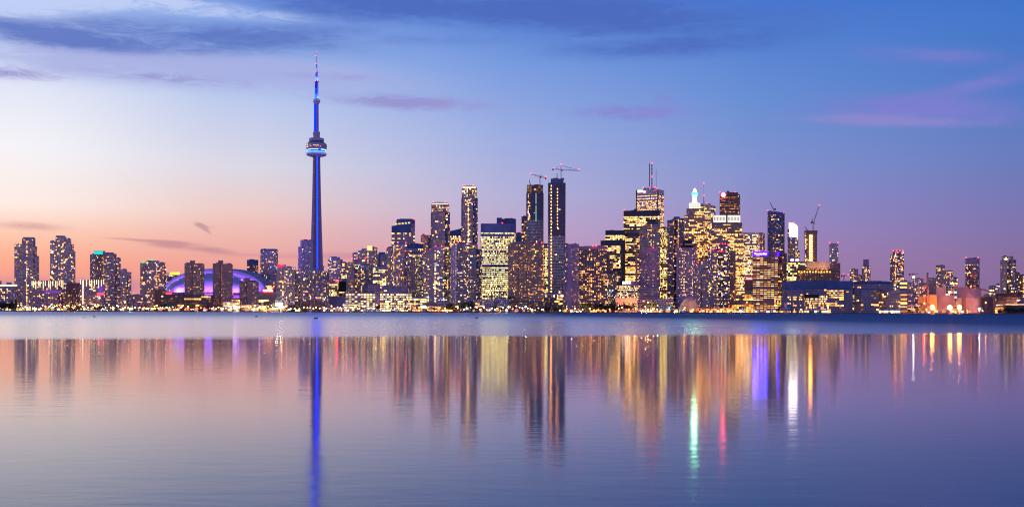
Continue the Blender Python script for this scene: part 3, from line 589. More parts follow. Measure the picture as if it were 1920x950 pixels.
# domed / beacon bank tower
b = B(OT, 'amber-lit bank tower with a white stepped crown under a glowing beacon', 'office tower', 2850, [(1283,1328,410,D(side=8,p=.8)),(1283,1321,404,D(off=4)),(1287,1319,391,D(off=6,p=.45,top=1))], 'brown','br','O',pal='w',I=1.8,p=.72)
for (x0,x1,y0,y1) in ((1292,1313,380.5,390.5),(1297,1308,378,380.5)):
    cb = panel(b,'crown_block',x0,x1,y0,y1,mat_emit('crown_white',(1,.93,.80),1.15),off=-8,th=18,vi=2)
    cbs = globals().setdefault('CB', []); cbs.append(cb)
for y in (382.5,386.5):
    for i in range(6): panel(b,'crown_window',1294.5+i*2.9,1296.3+i*2.9,y,y+1.1,wmat('dark'),off=-6.5,th=1,vi=2,parent=CB[0])
m_ = MB(b.o); c = plane_at(b,1302.6,378,-16,2); u = 2866/F
m_.lathe(c[0],c[1],[(c[2],3.2*u),(c[2]+6*u,3.0*u),(c[2]+10*u,3.3*u),(c[2]+14*u,4.5*u),(c[2]+17*u,4.3*u),(c[2]+19*u,2.6*u),(c[2]+22*u,2.2*u),(c[2]+23*u,1.0*u)],16)
m_.build('beacon_spire', mat_emit('beacon_white',(.30,1,.50),40), b.root)
m_ = MB(b.o); m_.lathe(c[0],c[1],[(c[2]+11.5*u,4.6*u),(c[2]+13*u,5.4*u),(c[2]+16*u,5.4*u),(c[2]+17.5*u,4.4*u)],16); m_.build('beacon_halo', mat_emit('beacon_green',(.03,.75,.32),6), b.root)  # green halo of the beacon, put in as an added glowing ring
q_ = MB(b.o); q_.ball((c[0],c[1],c[2]+24.2*u),1.4,8); q_.build('beacon',RED(),b.root)
b = B(OT, 'green-roofed tower with a thin mast, behind the beacon-topped bank tower', 'office tower', 3000, [(1312,1341,385,D(side=9,p=.5)),(1313,1332,381.5,D(yb=386,blank=1,off=4,wall='green'))], 'green','b','O',pal='y',cw=3.4,pw=.8,p=.55, red=((1325,381),))
mm = MB(b.o); Yb = 3020
mm.tube((X_(1319.6,382,Yb),Yb,Z_(1319.6,382,Yb)),(X_(1319.6,366,Yb),Yb,Z_(1319.6,366,Yb)),.9,.6,5); mm.tube((X_(1319.6,366,Yb),Yb,Z_(1319.6,366,Yb)),(X_(1319.2,344,Yb),Yb,Z_(1319.2,344,Yb)),.3,.2,4)
mm.tube((X_(1323.4,382,Yb),Yb,Z_(1323.4,382,Yb)),(X_(1319.6,376,Yb),Yb,Z_(1319.6,376,Yb)),.3,n=4)
mm.build('antenna_mast', wmat('dark'), b.root)
for px,py in ((1319.2,343.3),(1319.6,366.5)):
    q_ = MB(b.o); q_.ball((X_(px,py,Yb-2),Yb-2,Z_(px,py,Yb-2)),1.1,6); q_.build('beacon',RED(),b.root)
b = B(OT, 'dark red granite bank tower with a pink round emblem', 'office tower', 3150, [(1349,1383,361,D(p=.55,pal='o',cw=3.4,pw=1.7,sp=1.9,top=9,I=.7)),(1380,1387,365.5,D(off=8,p=.4,pal='o')),(1362,1367,358,D(yb=363,blank=1,off=14))], 'redbrown','br','O',I=1.4, red=((1350.3,360.3),(1378,360.8)))
c = plane_at(b,1356.2,365.2,2.0); m_ = MB(b.o); rr = 4.2*3150/F
m_.add([(c[0]+rr*math.cos(2*math.pi*i/20), c[1]-d, c[2]+rr*math.sin(2*math.pi*i/20)) for d in (0,.6) for i in range(20)], [tuple(range(20)),tuple(range(39,19,-1))]+[(i,20+i,20+(i+1)%20,(i+1)%20) for i in range(20)])
m_.build('sign_roundel', mat_emit('sign_hot_pink',(1,.05,.11),26), b.root)
text_on(b,'S',1354.4,1358.2,362.4,368.2,SW,off=3.4)
b = B(OT, 'broad amber-lit bank tower under a white glowing double crown', 'office tower', 2760, [(1331,1394,437,D(p=.8)),(1334,1391,418,D(off=5,p=.75,top=1))], 'brown','br','O',pal='y',I=1.8,cw=2.6)
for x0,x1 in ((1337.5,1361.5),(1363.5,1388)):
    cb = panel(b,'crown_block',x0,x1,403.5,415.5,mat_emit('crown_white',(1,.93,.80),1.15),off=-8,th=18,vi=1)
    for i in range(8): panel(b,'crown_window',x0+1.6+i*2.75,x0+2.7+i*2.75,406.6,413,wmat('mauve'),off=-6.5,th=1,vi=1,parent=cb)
panel(b,'crown_column',1361.3,1364.2,402.5,420,wmat('dark'),off=-5,vi=1)
B(AT, 'blue glass tower crowned by rows of red lamps, before the broad double-crowned tower', 'apartment tower', 2470, [(1327,1346,468),(1343,1368,461,D(off=-5,side=4)),(1347,1366,456,D(yb=463,blank=1,off=8))], 'blue','b','C',p=.28,fh=3.2, red=((1332,468),(1337,467),(1343,465),(1349,457),(1355,457),(1360,457),(1365,458.5),(1346,471),(1353,471),(1362,471)))
B(AT, 'brown brick slab squeezed against the red-lamped blue tower', 'apartment tower', 2500, [(1366,1379,471)], 'brown','br','G',p=.14)
B(AT, 'pale grey pair of slabs between the saucer-roofed hotel and the red-lamped tower', 'apartment tower', 2480, [(1304,1313,497,D(wall='pale')),(1312,1328,489,D(off=6)),(1316,1330,505,D(off=-4,p=.4))], 'grey','b','G',p=.36, red=((1309,492),))
b = B(OT, 'pale office tower with blazing white floors, left of the tower with the blue sign', 'office tower', 2800, [(1393,1421,438,D(p=.97,pal='h',I=1.5,sp=1.3)),(1394,1420,435.5,D(yb=440,off=5,blank=1))], 'pale','k','F')
b = B(OB, 'beige office block under a dark red sign, left of the newspaper office block', 'office block', 2480, [(1379,1412,545,D(p=.7)),(1396,1412,519,D(off=6,blank=1,yb=547,wall='maroon'))], 'beige','k','O')
panel(b,'red_sign',1396.8,1411.2,520,525,mat_emit('sign_darkred',(.8,.02,.06),.9),vi=1); panel(b,'white_lettering',1399,1410.2,521.6,523.3,SW,off=1.6,vi=1)
B(AT, 'plain mauve tower on the right of the blazing white office tower', 'tower', 2900, [(1419,1433.5,437,D(side=4))], 'mauve','v','C',p=.12)
b = B(OT, 'newspaper office block with a blue lit sign over rows of amber windows', 'office tower', 2420, [(1411,1459,473,D(p=.80,cw=7.6,pw=1.3,sp=1.9,top=4.5,fh=4.0)),(1458,1470,475,D(off=8,p=.15,side=4)),(1452,1465,553,D(off=-6,p=.9,fh=4.4,yb=575))], 'maroon','br','O',pal='y',I=1.25)
sb = panel(b,'sign_board',1411.6,1440,471.6,478.4,mat_emit('sign_blue',(.009,.0003,1),42),off=1.2)
text_on(b,'Toronto Star',1414.4,1438.4,473.8,477.4,mat_emit('sign_white3',(.9,.9,1),5),off=2.4,parent=sb)
panel(b,'violet_sign',1457.4,1460.6,472.5,479.5,mat_emit('sign_blue',(.009,.0003,1),42),off=3)
B(OB, 'unlit dark slab behind the newspaper office block', 'tower', 2560, [(1464,1475,475,D(side=3))], 'maroon','k','C',p=.08)
b = B(AT, 'dark blue tower with a sloping roof and a small crane', 'apartment tower', 2850, [(1439,1468,397,D(yl=394.5,yr=398.5,top=3,p=.13,fh=3.4,cw=4,sp=1.2,pw=1.2)),(1466,1470.6,399.5,D(off=6,p=.1))], 'blue','n','C', red=((1439.6,394),(1468.5,399)))
b = B(AT, 'slim tower with a blazing white curved crown', 'apartment tower', 2950, [(1477,1496,446,D(p=.2)),(1494,1499,470,D(off=6)),(1476.5,1480,430,D(yb=450,off=2,p=.5))], 'blue','b','C',p=.2, red=((1480,417.4),(1488,417)))
m_ = MB(b.o); Yc = 2962
crown = [(1479.5,448),(1479.5,418.5),(1487.6,418.5),(1487.6,444)]; crown2 = [(1488.2,445),(1488.2,419),(1492,421),(1495.8,425.5),(1495.8,447)]
for cr in (crown, crown2):
    n = len(cr); m_.add([(X_(x,y,Yc+d),Yc+d,Z_(x,y,Yc+d)) for d in (0,22) for x,y in cr], [tuple(range(n)),tuple(range(2*n-1,n-1,-1))]+[(i,n+i,n+(i+1)%n,(i+1)%n) for i in range(n)])
m_.build('crown_glass', mat_emit('crown_blaze',(1,.86,.86),7), b.root)
for i,(x,h) in enumerate(((1480.6,5),(1482.4,2.5),(1484.6,6),(1486.6,3),(1489.6,5),(1491.6,2.5),(1493.6,6))):
    p_ = MB(b.o); p_.box(X_(x-.5,446,2955),X_(x+.5,446,2955),2955,2960,Z_(x,449,2955),Z_(x,447-h,2955)); p_.build('crown_fin',wmat('blue'),b.root)
b = B(OB, 'amber-lit office block with two small white roof signs', 'office block', 2660, [(1474,1500,491,D(p=.85,cw=4.2,fh=4.4)),(1497,1512,492,D(off=4,p=.3))], 'dark','br','O',pal='g',I=1.7)
for x in (1482.4,1492): panel(b,'roof_sign',x,x+6.2,485.6,488.8,mat_emit('sign_lilac',(.85,.62,1),4),off=-3)
b = B('unfinished_tower', 'rusty unfinished tower with a glowing central shaft and a leaning crane', 'tower', 2800, [(1509,1531,434,D(p=.02,fh=3.3,dim=.05,cw=3,pw=.7)),(1507.6,1532.5,432,D(yb=436,blank=1,off=-2,wall='rust'))], 'rust','br','B',e=1.2,sp=.9)
for i in range(16): panel(b,'shaft_lamp',1517.5,1521.8,440.5+i*3.1,442.6+i*3.1,mat_emit('shaft_amber',(1,.31,.06),14),off=2.4); panel(b,'shaft_lamp',1522.4,1524,441+i*3.1,442.4+i*3.1,mat_emit('work_amber',(1,.38,.11),6),off=2.4)
B(AT, 'small twin-horned tower with red lamps on both corners', 'apartment tower', 3050, [(1555,1571.5,458,D(p=.2)),(1555,1560,455.5,D(yb=460,blank=1,off=2)),(1567,1571.5,455.5,D(yb=460,blank=1,off=2))], 'grey','b','C', red=((1555.5,454.6),(1571,454.6)))
b = B('hotel', 'stepped brown historic building with orange floodlit arches', 'hotel', 2640, [(1494,1561,504,D(p=.3,pal='o',cw=3.4)),(1512,1556,490.5,D(off=12,blank=1,yb=505,wall='beige')),(1555,1575,493,D(off=4,st='G',wall='maroon',pw=1.4,p=.04)),(1498,1508,500,D(blank=1,yb=505,off=3))], 'rust','br','P',I=1.6)
for i in range(12): panel(b,'arch_light',1496.5+i*5.3,1499+i*5.3,507.5+(i%2),511,mat_emit('arch_gold',(1,.55,.10),2.2),off=1.2)
for i,(x,r_) in enumerate(((1516,2),(1524,1.6),(1533,1.8),(1541,2.6),(1549,2.2))):
    p = plane_at(b,x,502,2); slight('uplight',(p[0],p[1]-4,p[2]-2),(p[0],p[1]+12,p[2]+10),(1,.45,.11),7000*r_/2,130,.4,b.root)
B(AT, 'squat tower with a white lit roof edge, right of the small low crane', 'apartment tower', 3050, [(1594,1609,504.5,D(p=.3)),(1607,1618,516,D(off=6,p=.3))], 'blue','b','C')
B(AT, 'slim tower with a narrower blank top, right of the squat white-edged tower', 'apartment tower', 3050, [(1616,1632,499,D(p=.4)),(1618.5,1629,486,D(yb=500,blank=1,off=6,wall='mauve'))], 'blue','b','C')
# --- east waterfront
B('glass_office_block', 'long dark blue glass block with three projecting bays at the water', 'office block', 2360, [(1466,1599,527,D(top=14,p=.05,off=20,dim=.02,e=.15)),(1475,1508,542,D(p=.5,fh=4.2,bays=(6,(0,1,2,3)),e=.2)),(1507,1551,553,D(p=.85,off=9,fh=4.4,wall='beige')),(1550,1582,542,D(p=.5,fh=4.2,cw=4,e=.2)),(1509,1536,551.5,D(blank=1,yb=559,off=5,wall='black')),(1470,1476,568,D(blank=1,off=-5,wall='grey'))], 'blue','t','O',pal='y')
B('low_building', 'dim low offices between the two blue glass waterfront blocks', 'office block', 2400, [(1580,1616,541,D(p=.22))], 'mauve','k','O',pal='w')
B('glass_office_block', 'blue glass college block with tall orange lit bays and a slanting brown wing', 'office block', 2350, [(1602,1674,528,D(off=24,top=3,p=.10,fh=4.4,dim=.02)),(1614,1648,542,D(p=.3,fh=4.4,cw=5,bays=(6,(0,4,5)),pal='o')),(1646,1662,545,D(off=9,p=.3,wall='maroon')),(1658,1689,545,D(off=4,p=.25,wall='beige',yl=547.5,yr=542.5,fh=4)),(1687,1701,526,D(off=-2,p=.8,fh=8,cw=11,pal='o',sp=3.6))], 'blue','t','O',pal='y')
B(AT, 'dark tower with a red-lamped flat top, behind the blue glass college block', 'apartment tower', 2850, [(1669,1676,478,D(off=4)),(1674,1694.5,471,D(p=.34))], 'mauve','k','C',p=.2, red=((1675,470),(1681,469.6),(1687,470),(1693,470)))
B(AP, 'grey apartment slabs under a tiny crane with a violet lamp', 'apartment block', 2950, [(1699,1712,528,D(p=.2)),(1709,1731,522,D(p=.34)),(1727,1740,532,D(p=.3))], 'mauve','v','G')
B(AP, 'plain grey slab just right of the brick smokestack', 'apartment block', 3000, [(1738,1757,522,D(p=.12))], 'grey','v','G')
B(AT, 'stepped apartment cluster above the sugar works', 'apartment tower', 2950, [(1755,1771.5,497.5),(1770,1787,508),(1785,1796,521)], 'blue','v','C',p=.32)
B(AT, 'dark flat-topped tower with two red corner lamps and a red lamp on its face', 'apartment tower', 2900, [(1810,1836.5,483.5,D(top=13,p=.26,side=4))], 'mauve','k','C', red=((1811,482.6),(1834.5,482.6),(1821.5,517)))
B(AT, 'round-cornered balcony tower near the right edge', 'apartment tower', 2780, [(1876,1888,488,D(wall='beige')),(1886,1904.5,487,D(off=-4,side=4)),(1879,1899,480.5,D(yb=490,off=6,p=.15))], 'mauve','b','B',p=.24)
B(AP, 'last block of lit flats at the right edge', 'apartment block', 2900, [(1903,1912,511),(1909,1926,516,D(off=-4))], 'maroon','br','G',p=.32)
B('low_building', 'small white-lit block left of the round-cornered tower', 'building', 3000, [(1854,1870,536,D(p=.6,pal='h')),(1868,1874,531,D(p=.3))], 'grey','b','O')
# sugar works
b = B('sugar_refinery', 'ochre shed with orange light on its wall, left end of the sugar works', 'factory', 2390, [(1722,1742,555,D(blank=1)),(1741,1757,553,D(blank=1,off=4))], 'ochre')
B('sugar_refinery', 'tangle of pale process blocks above the orange floodlights', 'factory', 2420, [(1755,1772,538,D(blank=1)),(1768,1794,535,D(off=6,fh=5,cw=5,p=.5,pal='c',wall='pale')),(1759,1790,553,D(off=-12,blank=1,wall='mauve')),(1792,1816,538,D(off=4,blank=1)),(1795,1803,558,D(off=-14,blank=1,wall='pale')),(1803,1812,560,D(off=-10,blank=1,wall='maroon'))], 'mauve','k','G',I=1.3)
B('sugar_refinery', 'blank mauve silo hall of the sugar works', 'factory', 2370, [(1811,1834,558,D(blank=1)),(1813,1824,551,D(blank=1,yb=559,off=6)),(1816,1838,541,D(blank=1,off=30,wall='mauve'))], 'mauve')
b = B('loading_shed', 'open sided loading shed with a long sloping roof', 'shed', 2400, [(1833.5,1840,541,D(blank=1)),(1862,1866,556,D(blank=1))], 'rust')
m_ = MB(b.o)
for Yf in (2398, 2420):
    m_.tube((X_(1834,540,Yf),Yf,Z_(1834,540,Yf)),(X_(1868,550,Yf),Yf,Z_(1868,550,Yf)),1.6,n=4); m_.tube((X_(1841,558,Yf),Yf,Z_(1841,558,Yf)),(X_(1863,550,Yf),Yf,Z_(1863,550,Yf)),1.0,n=4)
m_.add([(X_(x,y,Yf),Yf,Z_(x,y,Yf)) for Yf in (2396,2440) for x,y in ((1830,538),(1870,550),(1870,551.4),(1830,539.6))],[(0,1,2,3),(7,6,5,4),(0,4,5,1),(3,2,6,7)]); m_.build('sloping_roof', wmat('rust'), b.root)
m_ = MB(b.o); m_.box(X_(1836,560,2444),X_(1866,560,2444),2442,2446,GZ,Z_(1850,556,2444)); m_.build('wall', wmat('mauve'), b.root)
B('warehouse', 'long grey warehouse with rows of lit strip windows at the right end', 'warehouse', 2380, [(1868,1913,551.5,D(p=.25,fh=5,cw=7,sp=3,side=5,top=3,pal='y')),(1866,1915,549.6,D(blank=1,yb=552.5,off=-1,wall='black')),(1912,1932,558,D(off=10,blank=1))], 'mauve','k','O')
b = B('low_building', 'long low dark shed with a thin lit eave at the right edge', 'shed', 2330, [(1884,1930,572,D(blank=1))], 'dark')
panel(b,'eave_light',1885,1929,569.8,571.2,mat_emit('eave_amber',(1,.62,.25),1.6),off=1)
# --- low waterfront buildings
LOWS = [
 (302,346,552,'dark low offices before the left foot of the dome','dark',2420,.35,'y'),(345,400,553,'dark low terraces between the twin brown towers','dark',2400,.28,'w'),
 (290,303,541,'small curved brown wall left of the dome','rust',2470,.0,'w'),(434,450,560,'orange floodlit low wall right of the twin brown towers','rust',2420,.5,'o'),
 (418,448,566,'tiered pavilion with rows of white lights before the brown towers','beige',2330,.7,'h'),(448,486,571,'low terrace with a slanting roof before the shortest brown tower','mauve',2325,.6,'y'),
 (488,535,573,'bright pillared pavilion at the water below the beige hall','beige',2325,.85,'y'),(540,572,570,'dark brick hall left of the brick chimney','dark',2360,.06,'o'),
 (560,602,566,'old brick power house below the white gridded tower','brick',2370,.04,'o'),(603,650,577,'low white boathouse left of the long lit terminal','pale',2330,.5,'h'),
 (772,800,558,'low lit block right of the long terminal','beige',2390,.5,'y'),(770,846,573,'row of lit cafes below the wide dark balcony tower','beige',2330,.6,'o'),
 (873,926,562,'left half of the terraced concrete building at the water','grey',2340,.12,'o'),(924,954,560,'right half of the terraced concrete building at the water','grey',2350,.14,'h'),
 (954,1022,565,'dark podium below the brown balcony tower','dark',2370,.2,'o'),(1058,1155,578,'low quay offices below the broad dark slab','dark',2330,.15,'o'),
 (1196,1262,561,'low terminal right of the salmon wall','mauve',2380,.12,'o'),(1372,1413,566,'orange floodlit low block left of the newspaper office','rust',2400,.6,'o'),
 (1396,1412,551,'blank ochre block left of the newspaper office','ochre',2440,.2,'o'),(1306,1376,577,'row of amber lit kiosks below the red-lamped tower','rust',2320,.9,'o'),
 (1464,1480,577,'small grey boathouse left of the long blue glass block','grey',2330,.2,'o'),(1508,1550,580,'bright ground floor arcade of the long blue glass block','pale',2345,.97,'h'),
 (1648,1688,580,'bright ground floor arcade below the slanting brown wing','pale',2333,.97,'h'),(1700,1726,572,'small pale sheds left of the ochre shed','pale',2350,.35,'y'),
 (1866,1886,574,'small amber lit shed below the long grey warehouse','rust',2330,.9,'o'),(30,58,574,'white lit pavilion at the foot of the leftmost tall tower','pale',2330,.98,'h'),
]
for x0,x1,yt,lab,wl,Y,p,pal in LOWS:
    B('low_building', lab, 'building', Y, [(x0,x1,yt,D(p=p,blank=1) if p == 0 else D(p=p))], wl,'k','O',pal=pal,fh=4.2,cw=4.5,sp=1.4,pw=.6,I=1.6)
# far filler seen in the gaps
for x, wd, yt, lab in ((1828,34,556,'dim low building far behind the sugar works'),(1862,36,552,'dim low building far behind the loading shed')):
    B('distant_building', lab, 'building', 3200, [(x-wd/2,x+wd/2,yt)], 'mauve','k','O',p=.35,pal='w',fh=4,cw=4,I=1.2)

# ------------------------------------------------------------------ the spire tower
YT = 2650; UT = YT/F
cxp = 592.4
t = thing('observation_tower', 'very tall concrete spire tower lit blue, the tallest thing in the skyline', 'tower', (X_(cxp,560,YT), YT, GZ))
to = tuple(t.location); TX = to[0]
def tz(py): return Z_(cxp, py, YT)
NOT = math.radians(-66)
def ysec(rl, wl, rc):
    P = []
    for k in range(3):
        a = NOT + math.radians(60+120*k); ca, sa = math.cos(a), math.sin(a)
        P += [(TX+ca*rl+sa*wl/2, YT+sa*rl-ca*wl/2), (TX+ca*rl-sa*wl/2, YT+sa*rl+ca*wl/2)]
        for da in (22, 98):
            b_ = a+math.radians(da); P.append((TX+math.cos(b_)*rc, YT+math.sin(b_)*rc))
    return P
m = MB(to); lv = [(tz(584),21,6.5,7.5),(tz(545),17.6,6.2,7.2),(tz(505),15.2,6,7),(tz(440),12.4,5.6,6.6),(tz(370),9.8,5.2,6.2),(tz(310),8.3,5,5.8),(tz(292),8.0,5,5.8)]
secs = [ysec(*l[1:]) for l in lv]; n = 12
m.add([(p[0],p[1],l[0]) for l,s_ in zip(lv,secs) for p in s_], [(k*n+i,k*n+(i+1)%n,(k+1)*n+(i+1)%n,(k+1)*n+i) for k in range(len(lv)-1) for i in range(n)])
CONC = mat_wall('tower_concrete', (.40,.29,.40), .8, .10, .05); m.build('shaft', CONC, t)
BLUE = mat_emit('led_blue', (.0014,.019,1.0), 7); BLUW = mat_emit('led_white_blue', (.30,.55,1), 3)
m = MB(to)
ms = MB(to)
for (z0,l0,_,r0),(z1,l1,_,r1) in zip(lv[1:-1], lv[2:]):
    pts = []; pb = []
    for z, r in ((z0,r0+(l0-r0)*.45),(z1,r1+(l1-r1)*.45)):
        c, s_ = math.cos(NOT), math.sin(NOT)
        for e, d in ((-2.6,.3),(2.6,.3),(2.6,-8),(-2.6,-8)): pb.append((TX+c*(r+d)-s_*e, YT+s_*(r+d)+c*e, z))
    ms.add(pb, [(0,1,5,4),(1,2,6,5),(2,3,7,6),(3,0,4,7),(0,3,2,1),(4,5,6,7)])
    for z, r in ((z0,r0+(l0-r0)*.45),(z1,r1+(l1-r1)*.45)):
        c, s_ = math.cos(NOT), math.sin(NOT)
        for e in (-1.15, 1.15): pts.append((TX+c*(r+.9)-s_*e, YT+s_*(r+.9)+c*e, z))
        for e in (1.15,-1.15): pts.append((TX+c*(r-1.5)-s_*e, YT+s_*(r-1.5)+c*e, z))
    m.add(pts, [(0,1,5,4),(1,2,6,5),(3,0,4,7),(0,3,2,1),(4,5,6,7)])
ms.build('elevator_shaft', CONC, t); m.build('elevator_light_strip', BLUE, t)
def lath(name, mat, prof, n_=36):
    m = MB(to); m.lathe(TX, YT, [(tz(y), r*UT) for y, r in prof], n_); return m.build(name, mat, t)
PODM = mat_wall('pod_cladding', (.50,.38,.48), .5, .12, .1); WHT_M = mat_wall('white_cladding', (.72,.72,.74), .5, .06)
lath('radome', WHT_M, [(294.6,8.2),(293.2,14),(291.4,18.2),(289.6,19.1),(287.4,19.2),(285.4,18.3),(284.2,16.6)])
lath('pod_gap', mat_wall('pod_dark',(.05,.05,.07),.5), [(284.3,15.6),(281.5,16.0)])
for k in range(24):
    a = 2*math.pi*k/24; m = MB(to); r = 16.6*UT
    for d0, d1 in ((-.105, .105),):
        p = [(TX+r*math.cos(a+d), YT+r*math.sin(a+d)) for d in (d0, d1)]; q_ = [(TX+(r+.8)*math.cos(a+d), YT+(r+.8)*math.sin(a+d)) for d in (d0, d1)]
        m.prism([p[0],q_[0],q_[1],p[1]], tz(282.2), tz(280.6))
    m.build('deck_light', BLUW if k % 6 != 2 else BLUE, t)
lath('observation_deck', PODM, [(281.4,16.2),(280,18.6),(277.6,19.4),(277.5,18.7),(275.6,18.7),(275.5,19.6),(273.4,19.6),(273.3,19.0),(271.6,19.0),(271.5,19.4),(269.8,18.4)])
OD = [o_ for o_ in t.children if o_.name.startswith('observation_deck')][0]
for pr in ([(277.4,18.9),(275.7,18.9)],[(273.2,19.15),(271.7,19.15)]): lath('deck_window_band', gmat('b'), pr).parent = OD
m = MB(to)
for a0, zz in ((-118,274.6),(-97,274.6),(-90,274.6),(-84,274.6),(-76,274.6),(-70,274.8),(-112,276.5),(-80,276.6),(-60,276.4),(-150,272.4),(-135,276.4)):
    for d in (0,):
        a = math.radians(a0); r = 19.75*UT; p = [(TX+r*math.cos(a+e), YT+r*math.sin(a+e)) for e in (-.035,.035)]
        m.add([(p[0][0],p[0][1],tz(zz+.55)),(p[1][0],p[1][1],tz(zz+.55)),(p[1][0],p[1][1],tz(zz-.55)),(p[0][0],p[0][1],tz(zz-.55))],[(0,1,2,3)],(1.9,1.0,.62))
m.build('lit_window', mat_lit(), t, kind='stuff')
lath('roof_terrace', mat_wall('pod_teal',(.10,.16,.24),.5), [(269.9,17.6),(269,17.0),(266,13.6),(264.6,13.4)])
lath('upper_ring', PODM, [(264.7,13.6),(264.4,14.2),(260.6,14.0),(259.6,13.6)])
lath('shaft_collar', PODM, [(259.7,6.4),(252,6.4),(251.9,6.9),(248,6.7),(247.2,6.2)], 12)
lath('upper_shaft', CONC, [(248,4.3),(194,3.9)], 12)
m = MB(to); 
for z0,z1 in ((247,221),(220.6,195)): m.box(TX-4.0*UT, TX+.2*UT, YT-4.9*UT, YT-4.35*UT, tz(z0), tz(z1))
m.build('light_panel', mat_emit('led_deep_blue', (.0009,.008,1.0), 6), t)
lath('sky_pod', WHT_M, [(195,4.2),(193.4,5.6),(191.6,6.8),(189.6,6.9),(187.6,6.0),(186,4.4)])
lath('sky_pod_window_band', gmat('b'), [(191.2,6.93),(189.9,6.98)])
lath('antenna', WHT_M, [(186.4,3.5),(153,3.3),(152.8,2.5),(136.4,2.3),(136.2,1.35),(120,1.0),(119.8,.75),(98,.4)], 10)
for y, r in ((152.9,4.0),(136.3,3.1)): lath('antenna_collar', PODM, [(y+.8,r),(y-.8,r)], 12)
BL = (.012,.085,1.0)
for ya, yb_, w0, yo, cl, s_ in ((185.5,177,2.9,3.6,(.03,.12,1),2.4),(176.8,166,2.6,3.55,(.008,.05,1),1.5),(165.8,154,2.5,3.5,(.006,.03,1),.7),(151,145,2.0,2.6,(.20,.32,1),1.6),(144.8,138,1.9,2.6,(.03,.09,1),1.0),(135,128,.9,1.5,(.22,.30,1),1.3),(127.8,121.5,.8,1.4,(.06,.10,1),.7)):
    m = MB(to); m.box(TX-w0*UT, TX+w0*.8*UT, YT-yo*UT-.5, YT-yo*UT, tz(ya), tz(yb_)); m.build('antenna_glow_panel', mat_emit('antenna_led_%d' % ya, cl, s_), t)  # blue floodlight on the mast put into glowing panels, dimmer upward per stage
for k in range(11):
    a = math.radians(-178+17.6*k); ca, sa = math.cos(a), math.sin(a)
    slight('radome_floodlight', (TX+20.6*UT*ca, YT+20.6*UT*sa, tz(283.2)), (TX+15*UT*ca, YT+15*UT*sa, tz(290)), BL, 7000, 120, .3, t)
for dx, dy in ((-4.6,-3),(4.6,-3),(0,-5.4)): slight('antenna_floodlight', (TX+dx*UT, YT+dy*UT, tz(186.5)), (TX, YT-1.5*UT, tz(168)), (.05,.15,1), 24000, 80, .3, t)
for dx, dy in ((-3.4,-2.6),(3.4,-2.6)): slight('antenna_floodlight', (TX+dx*UT, YT+dy*UT, tz(152.4)), (TX, YT-1*UT, tz(142)), (.14,.26,1), 9000, 80, .3, t)
slight('antenna_floodlight', (TX, YT-3*UT, tz(135.6)), (TX, YT-.5*UT, tz(124)), (.25,.35,1), 5000, 70, .3, t)
for y, x in ((98,0),(105,-.4),(120,-.3),(136.4,-1.8),(152.6,-2.4)):
    q_ = MB(to); q_.ball((TX+x*UT, YT-2.8*UT, tz(y)), .62, 6); q_.build('beacon', RED(), t)
q_ = MB(to); q_.ball((TX-13.5*UT, YT-6, tz(448.5)), 1.3, 6); q_.build('beacon', RED(), t)
lath('base_building', wmat('con'), [(584,24),(576,24)], 24)

# ------------------------------------------------------------------ domed stadium
YD = 2800; UD = YD/F
d_ = thing('domed_stadium', 'domed stadium with a violet lit panelled roof', 'stadium', (X_(397,570,YD), YD+80, GZ)); do = tuple(d_.location)
DX = do[0]; zb = Z_(397,549,YD)
ROOF = mat_wall('roof_membrane', (.40,.36,.44), .6, .05, .04); ROOFG = mat_wall('roof_membrane_grey', (.26,.25,.36), .6, .08, .04)
def shell(name, mat, cxp_, rx, rz, y0, y1, depth, a0=0, a1=180, nseg=26, nd=5, bulge=0.0):
    """a vault panel: half an ellipse swept back from y0; bulge closes its front like a quarter dome"""
    m = MB(do); P = []; cxx = X_(cxp_, 549, YD)
    for j in range(nd+1):
        f = j/nd
        if bulge: s_ = math.sin(f*math.pi/2); yy = y1-(y1-y0)*math.cos(f*math.pi/2)
        else: s_ = 1-.06*(1-f)**2; yy = y0+(y1-y0)*f
        for i in range(nseg+1):
            a = math.radians(a0+(a1-a0)*i/nseg)
            if bulge: P.append((cxx+rx*UD*math.cos(a)*max(.02,s_)**.55, yy, zb+rz*UD*math.sin(a)*max(.0,s_)))
            else: P.append((cxx+rx*UD*math.cos(a)*s_, yy, zb+rz*UD*math.sin(a)*s_))
    w_ = nseg+1
    m.add(P, [(j*w_+i, j*w_+i+1, (j+1)*w_+i+1, (j+1)*w_+i) for j in range(nd) for i in range(nseg)])
    o = m.build(name, mat, d_)
    for p_ in o.data.polygons: p_.use_smooth = True
    so = o.modifiers.new('thickness', 'SOLIDIFY'); so.thickness = 1.4
    return o
shell('roof_panel', ROOFG, 402, 99, 48.5, YD+62, YD+165, 0)
shell('roof_panel', ROOF, 396, 83, 35.5, YD-60, YD+7, 0, bulge=1)
m = MB(do); P = []; n_ = 30
for rx, rz, yy, cx0 in ((85,36.5,YD+8,396),(91,41.5,YD+13,397),(97,46.5,YD+22,398),(97,46.5,YD+66,398)):
    for i in range(n_+1):
        a = math.pi*i/n_; P.append((X_(cx0,549,YD)+rx*UD*math.cos(a), yy, zb+rz*UD*math.sin(a)))
m.add(P, [(j*(n_+1)+i,j*(n_+1)+i+1,(j+1)*(n_+1)+i+1,(j+1)*(n_+1)+i) for j in range(3) for i in range(n_)])
ob = m.build('roof_arch', ROOF, d_)
m = MB(do)
for i in range(n_): 
    a, a2 = math.pi*i/n_, math.pi*(i+1)/n_; pp = [(X_(396,549,YD)+84.5*UD*math.cos(q_), YD+7.5, zb+36*UD*math.sin(q_)) for q_ in (a, a2)]
    m.tube(pp[0], pp[1], 1.3, n=5)
